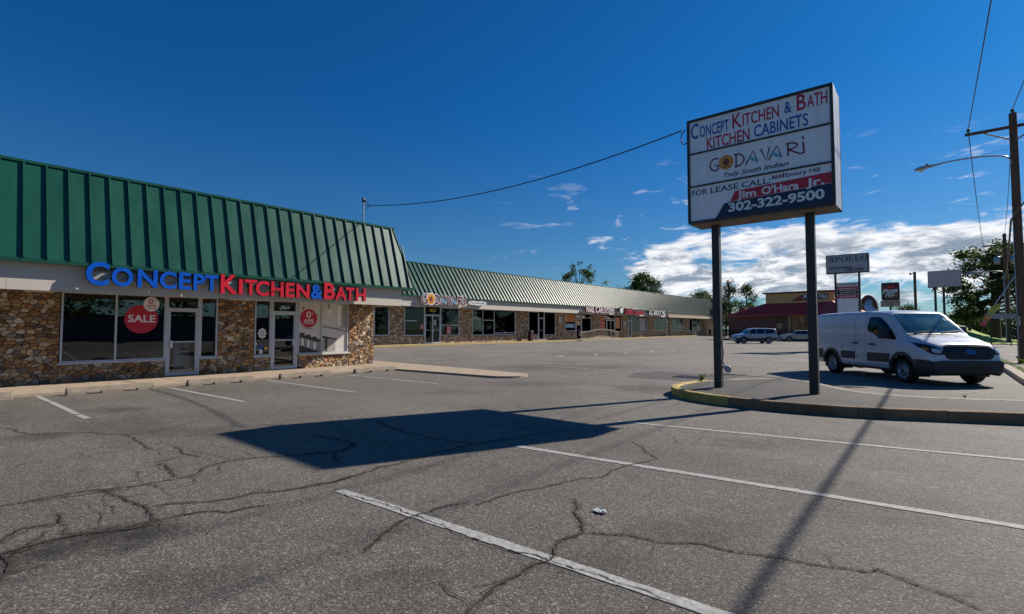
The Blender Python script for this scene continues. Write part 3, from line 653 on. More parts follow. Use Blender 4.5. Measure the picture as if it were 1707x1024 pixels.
# stones returning round the lit corner
wl.build('wall', M['stone'], st)
for a, b, c in ((2.50,5.055,.562),(6.025,6.58,.562),(7.72,8.335,.542)): MB().box(WX-.05, WX+.07, a, b, c, c+.043).build('sill', M['alu'], st)
s2 = MB(); s2.bbox(WX-.05, WX+.12, 9.37, 11.56, .542, .60, .012); s2.build('sill', M['fascia'], st)
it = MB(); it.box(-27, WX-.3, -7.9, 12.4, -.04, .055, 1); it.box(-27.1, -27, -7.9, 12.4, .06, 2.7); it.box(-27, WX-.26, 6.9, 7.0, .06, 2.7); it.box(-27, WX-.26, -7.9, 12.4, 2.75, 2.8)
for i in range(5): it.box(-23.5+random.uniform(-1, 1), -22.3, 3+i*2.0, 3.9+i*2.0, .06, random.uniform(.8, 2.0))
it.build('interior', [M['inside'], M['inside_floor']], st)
FX0, FX1 = WX-.09, WX+.02
def frame(mb, y0, y1, z0, z1, mull=(), rails=(), w=.05, x0=FX0, x1=FX1):
    mb.box(x0, x1, y0, y0+w, z0, z1); mb.box(x0, x1, y1-w, y1, z0, z1); mb.box(x0, x1, y0+w, y1-w, z0, z0+w); mb.box(x0, x1, y0+w, y1-w, z1-w, z1)
    for y in mull: mb.box(x0, x1-.004, y-w/2, y+w/2, z0+w, z1-w)
    for z, a, b in rails: mb.box(x0, x1-.008, a, b, z-w/2, z+w/2)
def window(parent, y0, y1, z0, z1, mull=(), rails=(), w=.05, x=WX, fm='alu', pane_m='glass'):
    f = MB(); frame(f, y0, y1, z0, z1, mull, rails, w, x-.09, x+.02); fo = f.build('window', M[fm], parent)
    p = MB(); yy = [y0+w]+[q for m in mull for q in (m-w/2, m+w/2)]+[y1-w]
    for a, b in zip(yy[::2], yy[1::2]): p.box(x-.045, x-.035, a, b, z0+w, z1-w)
    p.build('pane', M[pane_m], fo); return fo
def shop_door(parent, y0, y1, z0, z1, x=WX, hand=1, fm='alu', bar=1.08, gm='glass'):
    f = MB(); w = .06
    f.box(x-.08, x+.015, y0, y0+w, z0, z1); f.box(x-.08, x+.015, y1-w, y1, z0, z1); f.box(x-.08, x+.015, y0+w, y1-w, z1-w, z1); f.box(x-.08, x+.015, y0+w, y1-w, z0+.01, z0+.11)
    d = f.build('door', M[fm], parent)
    MB().box(x-.045, x-.037, y0+w, y1-w, z0+.11, z1-w).build('pane', M[gm], d)
    h = MB(); h.box(x+.005, x+.03, y0+w, y1-w, z0+bar-.02, z0+bar+.02)
    ya = y0+w+.02 if hand < 0 else y1-w-.02
    h.bbox(x+.016, x+.07, ya-.05, ya+.05, z0+bar-.2, z0+bar+.05, .01); h.build('handle', M['alu'], d)
    return d
window(st, 2.55, 5.06, .605, 2.62, mull=(3.79,))
shop_door(st, 5.12, 5.95, .065, 2.17, hand=-1)
f = MB(); f.box(FX0, FX1+.01, 5.06, 5.12, .065, 2.62); f.box(FX0, FX1+.01, 5.95, 6.02, .065, 2.62); f.box(FX0, FX1, 5.12, 5.95, 2.17, 2.23); f.box(FX0, FX1, 5.12, 5.95, 2.57, 2.62)
fo = f.build('door_frame', M['alu'], st); MB().box(WX-.045, WX-.035, 5.12, 5.95, 2.23, 2.57).build('pane', M['glass'], fo)
window(st, 6.02, 6.55, .605, 2.62)
window(st, 7.76, 8.34, .585, 2.62)
shop_door(st, 8.42, 9.26, .065, 2.14, hand=1)
f = MB(); f.box(FX0, FX1+.01, 8.34, 8.42, .065, 2.62); f.box(FX0, FX1+.01, 9.26, 9.34, .065, 2.62); f.box(FX0, FX1, 8.42, 9.26, 2.14, 2.22); f.box(FX0, FX1, 8.42, 9.26, 2.57, 2.62)
fo = f.build('door_frame', M['alu'], st); MB().box(WX-.045, WX-.035, 8.42, 9.26, 2.22, 2.57).build('pane', M['glass'], fo)
MB().text('3617', (WX-.03, 8.73, 2.30), UY, UZ, .10, .30, .004, .01).build('house_number', M['white_ink'], st)
window(st, 9.36, 11.50, .60, 2.62, mull=(10.33,), fm='alu')
# soffit, fascia, eave
sf = MB(); sf.box(WX-.3, -17.12, -8, 12.8, 2.625, 2.70); sf.build('soffit', M['soffit'], st)
fa = MB(); fa.box(-17.12, -17.0, -8, 12.95, 2.515, 3.32); fa.box(-22, -17.12, 12.83, 12.95, 2.515, 3.32)
for y in (-3.6, 1.32): fa.box(-17.0, -16.997, y, y+.012, 2.515, 3.28)
fa.box(-18.6, -17.13, 1.75, 2.35, 2.55, 2.62); fa.box(-18.6, -17.13, 6.75, 7.55, 2.55, 2.62)  # pale blocks added where bounced ground light brightens the soffit
fa.build('fascia', M['fascia'], st)
EX, EZ, RX, RZ, YE = -16.80, 3.26, -17.58, 5.80, 13.45
rf = MB(); yr = YE-(EX-RX)*.72
rf.hexa([(EX,-8,EZ),(EX,YE,EZ),(RX,yr,RZ),(RX,-8,RZ)], [(EX-.06,-8,EZ-.05),(EX-.06,YE-.06,EZ-.05),(RX-.06,yr-.06,RZ-.05),(RX-.06,-8,RZ-.05)])
rf.add([(EX,YE,EZ),(EX-9,YE,EZ),(RX-8.2,yr,RZ),(RX,yr,RZ)], [(0,1,2,3)])
rf.box(WX-12, RX-.061, -8, yr-.061, RZ-.12, RZ-.05)
n_ = Vector((RX-EX, 0, RZ-EZ)); t_ = n_.normalized(); nrm = Vector((t_.z, 0, -t_.x))
def rib(mb, y, ea=(EX, EZ), ra=(RX, RZ), w=.036, h=.066, dn=None):
    dn = dn or nrm; a = Vector((ea[0], y, ea[1]+.01)); b = Vector((ra[0], y, ra[1]-.02)); d = dn*h
    mb.hexa([a+Vector((0,-w/2,0)), a+Vector((0,w/2,0)), b+Vector((0,w/2,0)), b+Vector((0,-w/2,0))], [a+Vector((0,-w/2,0))+d, a+Vector((0,w/2,0))+d, b+Vector((0,w/2,0))+d, b+Vector((0,-w/2,0))+d])
y = 1.58-.43*20
while y < yr-.1: rib(rf, y); y += .43
rib(rf, y, ra=(EX+(RX-EX)*.72, EZ+(RZ-EZ)*.72))
# hip seam on the corner
a, b = Vector((EX, YE, EZ)), Vector((RX, yr, RZ)); rf.tube([a, b], .035, 6, smooth=False)
for q in (-17.7, -18.2, -18.7, -19.2): rf.tube([(q, YE, EZ), (q-.2, yr, RZ)], .03, 4, smooth=False)
rf.build('roof', M['roof'], st)
tr = MB(); tr.box(RX-.12, RX+.05, -8, yr+.04, RZ-.02, RZ+.05); tr.box(EX-.10, EX+.03, -8, YE+.02, EZ-.075, EZ+.02); tr.box(EX-9, EX-.10, YE-.08, YE+.02, EZ-.075, EZ+.02); tr.build('roof_edge_trim', M['roof'], st)
# channel letters
sg = thing('store_sign', 'blue and red channel letters CONCEPT KITCHEN & BATH on the near store fascia', 'sign', (-17.0, 7.0, 2.6))
MB().bbox(-16.998, -16.86, 2.80, 10.9, 2.86, 3.08, .006).build('raceway', M['raceway'], sg)
LET = [('C',2.78,3.27,2.70,3.34,0),('O',3.32,3.80,2.71,3.24,0),('N',3.90,4.37,2.72,3.22,0),('C',4.42,4.84,2.71,3.22,0),('E',4.90,5.21,2.72,3.22,0),('P',5.28,5.59,2.71,3.21,0),('T',5.59,5.96,2.71,3.20,0),
 ('K',6.03,6.52,2.66,3.26,1),('I',6.56,6.68,2.66,3.15,1),('T',6.73,7.12,2.66,3.15,1),('C',7.08,7.52,2.64,3.14,1),('H',7.58,8.0,2.65,3.14,1),('E',8.07,8.39,2.65,3.14,1),('N',8.45,8.92,2.64,3.13,1),('&',8.98,9.43,2.63,3.15,0),
 ('B',9.48,9.91,2.64,3.25,1),('A',9.92,10.40,2.63,3.13,1),('T',10.36,10.72,2.63,3.12,1),('H',10.79,11.22,2.63,3.12,1)]
for ch, a, b, c, d, k in LET:
    lb = MB(); a, b, c, d = a*.985, b*.985, c-.015, d-.02; lb.text(ch, (-16.86, a, c), UY, UZ, d-c, b-a, .13, .028, 0, 0, 1, fit_h=True)
    lo = lb.build('letter', [M['red'] if k else M['blue'], M['black']], sg)
# window graphics and stickers inside the glass
GX = WX-.034
def sticker(name, label, cat, fn, group=None, y=0, z=0):
    t = thing(name, label, cat, (GX, y, z), group); fn(t); return t
def f1(t):
    MB().disc((GX, 4.42, 1.86), UY, UZ, .43, .44, 40, (.003,0,0)).build('disc', M['red_ink'], t); MB().text('SALE', (GX+.003, 4.08, 1.77), UY, UZ, .21, .70, .003, .02).build('lettering', M['white_ink'], t)
sticker('window_sticker', 'large round red sticker with the white word SALE on the near store window', 'sticker', f1, 'round window stickers', 4.42, 1.86)
def f2(t):
    MB().disc((GX+.008, 4.665, 2.325), UY, UZ, .21, .225, 36, (.003,0,0)).build('disc', M['white_ink'], t); b = MB(); b.text('0', (GX+.011, 4.59, 2.34), UY, UZ, .15, .12, .003, .012); b.text('%', (GX+.011, 4.72, 2.43), UY, UZ, .05, .05, .003); b.text('APR', (GX+.011, 4.535, 2.235), UY, UZ, .075, .26, .003, .008); b.box(GX+.011, GX+.014, 4.545, 4.785, 2.19, 2.205); b.build('lettering', M['red_ink'], t)
sticker('window_sticker', 'small round white sticker with a red 0 and APR, overlapping the red SALE disc', 'sticker', f2, 'round window stickers', 4.66, 2.32)
def f3(t):
    MB().disc((GX+.008, 9.80, 1.97), UY, UZ, .35, .36, 40, (.003,0,0)).build('disc', M['red_ink'], t); b = MB(); b.text('0', (GX+.011, 9.70, 2.0), UY, UZ, .24, .19, .003, .014); b.text('%', (GX+.011, 9.92, 2.13), UY, UZ, .07, .07, .003); b.text('APR', (GX+.011, 9.60, 1.81), UY, UZ, .13, .41, .003, .012); b.text('FINANCING', (GX+.011, 9.60, 1.745), UY, UZ, .045, .41, .003); b.build('lettering', M['white_ink'], t)
sticker('window_sticker', 'round red sticker with white 0 and APR lettering over the pale kitchen picture', 'sticker', f3, 'round window stickers', 9.8, 1.97)
# pale photograph of a kitchen filling the window
kg = thing('window_poster', 'pale window picture of a kitchen with bar stools right of the second door', 'poster', (GX+.002, 10.4, .65))
wt = [mat('poster_pale', (.62,.58,.52), .5, .06, 3), mat('poster_mid', (.34,.315,.28), .7, .15, 5), mat('poster_dark', (.055,.048,.042), .7, .15, 5), mat('poster_light', (.74,.72,.68), .5, .05, 3)]
pb = MB(); gx = GX+.003
for a, b in ((9.41, 10.305), (10.355, 11.45)): pb.box(gx-.004, gx, a, b, .65, 2.57, 0)
def pq(pts, m, lift=.001): pb.add([(gx+lift, y, z) for y, z in pts], [list(range(len(pts)))], m)
pq([(9.41,1.38),(10.305,1.14),(10.305,1.04),(9.41,1.26)], 2); pq([(9.41,1.26),(10.305,1.04),(10.305,.65),(9.41,.65)], 1)
pq([(9.41,.95),(10.305,.65),(9.41,.65)], 2, .002)
for yy, zz in ((9.48,1.22),(9.72,1.14),(9.98,1.06)):
    pq([(yy,zz+.22),(yy+.17,zz+.18),(yy+.17,zz),(yy,zz+.03)], 2, .003)
    for q in (yy, yy+.15): pq([(q,zz+.02),(q+.022,zz+.02),(q+.022,zz-.42),(q,zz-.40)], 2, .003)
    pq([(yy+.03,zz-.02),(yy+.14,zz-.03),(yy+.14,zz-.30),(yy+.03,zz-.28)], 3, .002)
pq([(10.355,1.72),(11.45,1.50),(11.45,1.44),(10.355,1.63)], 1); pq([(10.355,1.30),(11.0,1.16),(11.0,1.10),(10.355,1.20)], 2, .002); pq([(10.5,1.18),(10.6,1.16),(10.6,.66),(10.5,.66)], 2, .003); pq([(10.355,1.17),(10.95,1.08),(10.95,.65),(10.355,.65)], 1)
pq([(10.98,2.57),(11.45,2.57),(11.45,1.58),(10.98,1.66)], 1); pq([(11.0,2.55),(11.2,2.55),(11.2,1.66),(11.0,1.69)], 3, .002); pq([(10.62,2.57),(10.67,2.57),(10.67,2.36),(10.62,2.36)], 2); pq([(10.52,2.36),(10.78,2.36),(10.72,2.1),(10.58,2.1)], 3, .002)
pq([(9.55,2.4),(9.6,2.4),(9.6,2.3),(9.55,2.3)], 2)
for a, b in ((9.55, .9), (10.75, 1.05)): pq([(a,1.62),(a+.5,1.55),(a+.5,1.53),(a,1.60)], 2)
pb.build('picture', wt, kg)
nt_ = MB(); nt_.prism([(math.cos(w)*.145*(1+.12*math.cos(8*w)), math.sin(w)*.18*(1+.06*math.cos(8*w))) for w in [2*math.pi*i/48 for i in range(48)]], (GX, 8.05, 1.40), UY, UZ, (.003,0,0)); 
t = thing('window_notice', 'ornate pale paper notice on the narrow window left of the second door', 'notice', (GX, 8.05, 1.22)); nt_.build('sheet', M['paper'], t)
b = MB()
for i in range(7): b.box(GX+.003, GX+.005, 7.98, 8.12, 1.30+i*.032, 1.308+i*.032)
b.build('print', M['grey_ink'], t)
for nm, a, b_, c, d, m_, lab in [('window_sticker',7.83,7.87,.98,1.08,'paper','tiny white sticker at the bottom left of the narrow store window'),('window_sticker',7.86,7.92,.80,.86,'lblue_ink','small pale blue sticker low in the narrow window, left of the blue card'),('window_sticker',7.94,8.08,.84,.98,'blue_ink','blue card sticker low in the narrow window beside the second door'),('window_sticker',7.95,8.07,.66,.82,'paper','white card sticker under the blue one in the narrow window'),('window_sticker',8.14,8.26,.80,.90,'yellow_ink','yellow sticker low in the narrow window beside the second door')]:
    tag(MB().box(GX, GX+.003, a, b_, c, d).build(nm, M[m_], origin='base'), lab, 'sticker', 'small stickers by the second door')
# folded white signboard behind the first door
bd = thing('sign_board', 'white folding signboard standing inside the first glass door', 'signboard', (WX-.5, 5.6, .06))
b = MB(); b.hexa([(WX-.32,5.36,.18),(WX-.32,5.86,.18),(WX-.44,5.86,1.14),(WX-.44,5.44,1.14)], [(WX-.36,5.36,.18),(WX-.36,5.86,.18),(WX-.48,5.86,1.14),(WX-.48,5.44,1.14)]); b.build('board', M['white'], bd)
b = MB(); b.tube([(WX-.31,5.42,.06),(WX-.40,5.48,.6)], .012); b.tube([(WX-.31,5.72,.06),(WX-.40,5.72,.6)], .012); b.tube([(WX-.7,5.42,.06),(WX-.46,5.48,1.1)], .012); b.tube([(WX-.7,5.8,.06),(WX-.46,5.82,1.1)], .012); b.build('leg', M['alu'], bd)
b = MB(); b.box(WX-.385, WX-.38, 5.56, 5.62, .96, 1.06); b.box(WX-.385, WX-.38, 5.65, 5.70, .86, 1.08); b.box(WX-.41, WX-.405, 5.58, 5.66, 1.1, 1.12); b.build('print', M['grey_ink'], bd)
b = MB(); b.bbox(WX-.5, WX-.15, 4.62, 5.02, .6, .76, .01); tag(b.build('cardboard_box', mat('cardboard', (.30,.20,.11), .8, .1, 5), origin='base'), 'low tan cardboard box behind the glass under the SALE disc', 'box')
# wheel stops
stop0 = None
for y0, lab in [(-.35,'concrete wheel stop cut off by the left edge of the photo'),(2.28,'concrete wheel stop below the store window with the SALE disc'),(4.78,'concrete wheel stop in front of the first glass door'),(7.30,'concrete wheel stop in front of the second glass door'),(9.92,'concrete wheel stop beside the tongue of the walk at the store corner')]:
    if stop0 is None:
        b = MB(); L_, h = 1.74, .165
        prof = [(0,0),(.17,0),(.165,.07),(.13,h),(.04,h),(.005,.07)]
        bm = bmesh.new(); rings = []
        for yy in (0, .02, .36, .361, .66, .661, 1.08, 1.081, 1.38, 1.381, L_-.02, L_):
            cut = (.361 <= yy <= .66) or (1.081 <= yy <= 1.38); s_ = .9 if yy in (0, L_) else 1
            rings.append([bm.verts.new(((x-.085)*s_, yy, (z*s_ if z > 0 else (.06 if cut else 0)))) for x, z in prof])
        for A, B in zip(rings, rings[1:]):
            for i in range(6): bm.faces.new((A[i], A[(i+1) % 6], B[(i+1) % 6], B[i]))
        bm.faces.new(rings[0]); bm.faces.new(rings[-1][::-1]); bmesh.ops.recalc_face_normals(bm, faces=bm.faces[:])
        b.bm(bm); stop0 = b.build('wheel_stop', M['stop']); o = stop0
    else: o = stop0.copy(); C.objects.link(o)
    o.location = (-15.66, y0, .001); o.rotation_euler = (0, 0, random.uniform(-.012, .012)); tag(o, lab, 'wheel stop', 'concrete wheel stops along the store walk')
# service mast on the roof
ms = thing('service_mast', 'thin steel conduit mast with a weatherhead rising behind the green roof edge', 'mast', (-19.2, 12.5, 5.75))
b = MB(); b.tube([(-19.2,12.5,5.75),(-19.2,12.5,7.15)], .035); b.build('conduit', M['galv'], ms)
b = MB(); b.lathe([(.0,7.36),(.05,7.34),(.075,7.26),(.07,7.16),(.03,7.12)], (-19.2,12.5,0), seg=12); b.tube([(-19.2,12.5,7.25),(-19.05,12.55,7.14)], .05); b.build('weatherhead', M['grey_ink'], ms)
b = MB(); b.tube([(-19.1,12.55,7.18),(-18.95,12.6,7.05),(-18.98,12.6,6.9),(-19.12,12.55,6.85),(-19.0,12.65,6.95),(-18.85,12.7,7.0)], .01, 6); b.build('drip_loop', M['wire'], ms)
def sag(a, b, s, n=24): return [(a[0]+(b[0]-a[0])*i/n, a[1]+(b[1]-a[1])*i/n, a[2]+(b[2]-a[2])*i/n-4*s*(i/n)*(1-i/n)) for i in range(n+1)]
tag(MB().tube(sag((-19.15,12.55,7.02), (-4.75,12.2,6.52), .55), .016, 6).build('service_cable', M['wire'], origin=(-19.15,12.55,7.02)), 'black sagging cable from the green roof mast to the big shopping centre sign', 'cable')
# ================================================================== GODAVARI lettering drawn as strokes
def stroke(mb, pts, o, u, v, w, depth, m=0, mside=None):
    o, u, v = Vector(o), Vector(u), Vector(v); n = u.cross(v)*depth
    P = [Vector(p) for p in pts]; k = len(P); Lf, Rt = [], []
    for i in range(k):
        t = (P[min(k-1, i+1)]-P[max(0, i-1)]).normalized(); q = Vector((-t.y, t.x)); ww = w if not isinstance(w, (list, tuple)) else w[i]
        Lf.append(P[i]+q*ww/2); Rt.append(P[i]-q*ww/2)
    pts2 = [(p.x, p.y) for p in Rt]+[(p.x, p.y) for p in Lf[::-1]]
    A = [o+u*a+v*b for a, b in pts2]; B = [p+n for p in A]; N_ = 2*k
    for i in range(k-1):
        a, b, c, d = i, i+1, N_-2-i, N_-1-i
        mb.add([B[a], B[b], B[c], B[d]], [(0,1,2,3)], m)
    for i in range(N_):
        j = (i+1) % N_; mb.add([A[i], A[j], B[j], B[i]], [(0,1,2,3)], m if mside is None else mside)
def arc(cx, cy, rx, ry, a0, a1, n=14): return [(cx+rx*math.cos(R(a0+(a1-a0)*i/n)), cy+ry*math.sin(R(a0+(a1-a0)*i/n))) for i in range(n+1)]
def godavari(o, u, v, W, H, depth, w, outline=0.0):
    """returns (list of letter MBs, swoosh MBs, disc MB, pot MB): W total width, H letter height"""
    lt, sw_, ds, pt = [MB()], [], MB(), MB()
    def S(pts, ww=w, new=False):
        if new: lt.append(MB())
        stroke(lt[-1], [(a*W, b*H) for a, b in pts], o, u, v, ww+outline, depth)
    S(arc(.075, .5, .062, .5, 55, 300)+[(.105,.08),(.105,.42)]); S([(.06,.42),(.115,.42)], w*.7)
    S([(.305,0),(.305,1)], new=True); S([(.285,.98)]+arc(.305, .5, .085, .49, 88, -88)+[(.285,.02)])
    S([(.405,0),(.49,1),(.53,.02)], new=True); S([(.565,1),(.62,.02),(.655,1)], new=True); S([(.645,0),(.73,1),(.77,.02)], new=True)
    S([(.835,0),(.835,.95)], new=True); S([(.815,.96)]+arc(.84, .74, .085, .23, 85, -85)+[(.835,.5),(.95,.02),(.985,.06)]); S([(.985,.02),(.98,.86)], new=True); S([(.985,1.02),(.975,1.3)], w*.9)
    for x in (.43, .66): sw_.append(MB()); stroke(sw_[-1], [((x+q*.13-.012)*W, (.30+.14*math.sin(q*5.2+.3))*H) for q in [i/8 for i in range(9)]], o, u, v, [w*.4+w*1.5*math.sin(math.pi*i/8) for i in range(9)], depth*1.04)
    o2, u2, v2 = Vector(o), Vector(u), Vector(v); n2 = u2.cross(v2)
    c = o2+u2*(.195*W)+v2*(.52*H); ds.disc(c, u, v, .082*W, .60*H, 32, n2*depth*1.02)
    b = c+n2*depth*1.03; k = .60*H; q = .082*W
    pt.disc(b+v2*.32*k, u, v, .30*q, .17*k, 14, n2*.004); pt.prism([(-.5*q,.12*k),(.5*q,.12*k),(.42*q,-.12*k),(0,-.34*k),(-.42*q,-.12*k)], b, u, v, n2*.004)
    stroke(pt, [(-.38*q,-.68*k),(0,-.3*k),(.38*q,-.68*k)], b, u, v, w*.7, .004); stroke(pt, [(-.52*q,.12*k),(-.3*q,-.2*k),(-.1*q,-.3*k)], b, u, v, w*.5, .004)
    return lt, sw_, ds, pt
# ================================================================== LONG STRIP
SX, SF, SE = -38.5, -36.6, -36.38
sp = thing('shopping_strip', 'long low strip of stone fronted shops under one pale green metal roof', 'building', (SX, 70, 0))
def k1(z, s): return 1.55+(z-1.55)*s
OP = [  # y0, y1, sill
 (26.3,27.95,.96),(29.65,32.1,.92),(34.22,36.8,.90),(38.74,46.0,.87),(48.56,50.55,.80),(51.78,54.25,.78),(56.5,59.08,1.3),(60.6,63.2,1.15),(65.6,67.6,1.35),(70.2,72.3,1.15),(75.85,81.6,1.05),(84.45,89.4,1.25),(92.3,97.75,1.18),(100.9,102.6,1.15),(105.2,107.0,1.15)]
DR = [(32.1,34.2,2),(50.55,51.78,1),(59.15,60.55,1),(67.65,70.15,2),(74.5,75.8,1),(89.55,91.2,1),(102.65,105.15,2)]
ST = 3.78
w_ = MB(); cutsy = sorted([(a, b, s) for a, b, s in OP]+[(a, b, None) for a, b, n in DR]); yy = 16.0
for a, b, s in cutsy:
    if a-yy > .02: w_.box(SX-.25, SX, yy, a, -.05, ST)
    if s is not None: w_.box(SX-.25, SX, a, b, -.05, s-.05)
    yy = b
w_.box(SX-.25, SX, yy, 109.9, -.05, ST); w_.box(SX-.25, SX-.002, 16, 109.9, ST, ST+.028)
for y in (47.2, 55.4, 64.4, 73.4, 83.0, 91.7, 99.3): w_.box(SX, SX+.06, y-.7, y+.7, 0, ST)
w_.build('wall', M['stone_far'], sp)
b = MB(); b.box(SX-.25, SX+.01, 109.9, 122.2, -.05, ST); b.box(SX-13, SX-.25, 121.9, 122.2, -.05, ST); b.build('end_wall', M['tan'], sp)
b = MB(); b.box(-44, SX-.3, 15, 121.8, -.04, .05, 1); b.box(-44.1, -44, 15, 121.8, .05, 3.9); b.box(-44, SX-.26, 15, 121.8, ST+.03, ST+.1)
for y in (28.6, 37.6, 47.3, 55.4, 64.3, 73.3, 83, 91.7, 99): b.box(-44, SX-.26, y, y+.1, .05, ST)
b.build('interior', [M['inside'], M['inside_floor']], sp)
MULL = {0:((),()),1:((),((2.37,29.7,31.1),)),2:((),((1.97,34.25,36.75),)),3:((40.42,42.28),((2.55,40.42,42.28),(1.12,42.3,46.0))),5:((),()),10:((78.0,),()),11:((86.7,),()),12:((95.05,),())}
for i, (a, b_, s) in enumerate(OP):
    mu, ra = MULL.get(i, ((), ())); window(sp, a, b_, s, ST-.02, mu, ra, .08, SX, 'alu', 'glass_far')
for a, b_, n in DR:
    zt_ = 2.92; z0 = zf(a)+.02; f = MB(); f.box(SX-.09, SX+.03, a, a+.09, z0, ST-.02); f.box(SX-.09, SX+.03, b_-.09, b_, z0, ST-.02); f.box(SX-.09, SX+.02, a+.09, b_-.09, zt_, zt_+.09)
    fo = f.build('door_frame', M['alu'], sp); MB().box(SX-.045, SX-.035, a+.09, b_-.09, zt_+.09, ST-.02).build('pane', M['glass_far'], fo)
    if n == 1: shop_door(sp, a+.1, b_-.1, z0, zt_-.01, SX, 1, bar=1.25, gm='glass_far')
    else: mid = (a+b_)/2; shop_door(sp, a+.1, mid-.005, z0, zt_-.01, SX, 1, bar=1.3, gm='glass_far'); shop_door(sp, mid+.005, b_-.1, z0, zt_-.01, SX, -1, bar=1.3, gm='glass_far')
MB().text('3615', (SX-.03, 32.75, 3.28), UY, UZ, .30, .85, .005, .02).build('house_number', M['yellow_ink'], sp)
MB().box(SX-.5, SF-.1, 15, 122.5, 3.80, 3.88).build('soffit', M['soffit'], sp)
b = MB(); b.box(SF-.12, SF, 15, 85.2, 3.73, 4.82); b.box(SF-.12, SF, 85.2, 121.6, 3.70, 4.9); b.box(-44, SF-.12, 121.48, 121.6, 3.7, 4.9)
b.box(SF+.001, SF+.03, 15, 85.2, 3.66, 3.80); b.build('fascia', M['fascia'], sp)
b = MB(); b.box(SF+.002, SF+.42, 85.25, 122.0, 3.66, 4.15); b.build('canopy_beam', M['tan'], sp)
EZ2, RX2, RZ2, YE2 = 4.66, -38.75, 8.03, 124.2
r2 = MB(); yr2 = 120.2
r2.hexa([(SE,15,EZ2),(SE,YE2,EZ2),(RX2,yr2,RZ2),(RX2,15,RZ2)], [(SE-.1,15,EZ2-.06),(SE-.1,YE2-.1,EZ2-.06),(RX2-.1,yr2-.1,RZ2-.06),(RX2-.1,15,RZ2-.06)])
r2.add([(SE,YE2,EZ2),(SE-9,YE2,EZ2),(RX2-6,yr2,RZ2),(RX2,yr2,RZ2)], [(0,1,2,3)]); r2.box(-50, RX2-.101, 15, yr2-.2, RZ2-.14, RZ2-.06)
t2 = Vector((RX2-SE, 0, RZ2-EZ2)).normalized(); nr2 = Vector((t2.z, 0, -t2.x)); y = 24.0
while y < YE2-.2:
    if y < yr2-.1: rib(r2, y, (SE, EZ2), (RX2, RZ2), .06, .11, nr2)
    else: q = (YE2-y)/(YE2-yr2); rib(r2, y, (SE, EZ2), (SE+(RX2-SE)*q, EZ2+(RZ2-EZ2)*q), .06, .11, nr2)
    y += .555
r2.tube([(SE,YE2,EZ2),(RX2,yr2,RZ2)], .05, 6, smooth=False)
r2.build('roof', M['roof_far'], sp)
b = MB(); b.box(RX2-.15, RX2+.06, 15, yr2, RZ2-.02, RZ2+.06); b.box(SE-.12, SE+.04, 15, YE2, EZ2-.09, EZ2+.02); b.build('roof_edge_trim', M['roof_far'], sp)
b = MB(); b.lathe([(.0,.12),(.12,.1),(.14,0)], (SF+.02, 91.5, 4.45), (1,0,0), 12); b.build('flood_lamp', M['white'], sp)
# strip signs
S_ = 36.28/37.0; FXs = -36.28
def mount(t, y0, y1, z=4.2): MB().box(SF+.001, FXs-.005, y0, y1, z-.06, z+.06).build('mounting_rail', M['raceway'], t)
gsn = thing('shop_sign', 'GODAVARI channel letters with an orange disc for the O above the double glass doors', 'sign', (SF, 33, 3.9))
wl_, ws_, wd_, wp_ = godavari((FXs-.04, 29.86, k1(4.0,S_)), UY, UZ, 5.58, .82, .14, .12, .13)
[q_.build('letter_backing', M['white_ink'], gsn) for q_ in wl_]
wl_, ws_, wd_, wp_ = godavari((FXs+.101, 29.86, k1(4.0,S_)), UY, UZ, 5.58, .82, .02, .12)
[q_.build('letter', M['maroon_ink'], gsn) for q_ in wl_]; [q_.build('swoosh', M['lblue_ink'], gsn) for q_ in ws_]; wp_.build('pot_emblem', M['maroon_ink'], gsn)
d_ = MB(); d_.disc((FXs-.03, 29.86+.195*5.58, k1(4.0,S_)+.43), UY, UZ, .57, .58, 32, (.14,0,0)); d_.build('disc_backing', M['white_ink'], gsn); wd_.build('disc', M['orange_ink'], gsn)
mount(gsn, 30.0, 35.3)
tsn = thing('shop_sign', 'small white cloud shaped sign reading Truly South Indian beside the GODAVARI letters', 'sign', (SF, 37.5, 4.05))
mount(tsn, 36.4, 38.4)
b = MB(); out_ = []
for i in range(60):
    w = 2*math.pi*i/60; out_.append((1.30*math.copysign(abs(math.cos(w))**.5, math.cos(w))*(1+.02*math.sin(13*w)), .20*math.copysign(abs(math.sin(w))**.6, math.sin(w))*(1+.16*math.sin(15*w))))
b.prism(out_, (FXs, 37.2, k1(4.28,S_)), UY, UZ, (.10,0,0)); b.build('cabinet', M['white_ink'], tsn)
MB().text('Truly South Indian', (FXs+.10, 36.07, k1(4.20,S_)), UY, UZ, .19, 2.25, .006, .012, .2).build('lettering', M['black_ink'], tsn)
def letters_sign(label, parts, y, group='channel letter signs of the strip'):
    t = thing('shop_sign', label, 'sign', (SF, y, 3.85))
    mount(t, parts[0][1]*S_, parts[-1][2]*S_)
    for body, y0, y1, z0, h, face, side in parts:
        MB().text(body, (FXs, y0*S_, k1(z0,S_)), UY, UZ, h, (y1-y0)*S_, .22, .02, 0, 0, 1).build('lettering', [M[face], M[side]], t)
    return t
letters_sign('NAIL CARE SYSTEMS in white letters with dark red sides on the strip fascia', [('N',59.2,59.9,3.9,.85,'white_ink','red_ink'),('AIL',60.0,61.3,3.9,.70,'white_ink','red_ink'),('C',61.6,62.35,3.9,.85,'white_ink','red_ink'),('ARE',62.4,63.7,3.9,.70,'white_ink','red_ink'),('S',63.9,64.4,3.9,.85,'white_ink','red_ink'),('YSTEMS',64.45,66.9,3.9,.70,'white_ink','red_ink')], 63)
lc = letters_sign('orange red Little Caesars letters with a round dark emblem on the strip fascia', [('Little',70.4,72.9,3.92,.85,'red_ink','black'),('Caesars',73.2,76.9,3.92,.75,'red_ink','black')], 73)
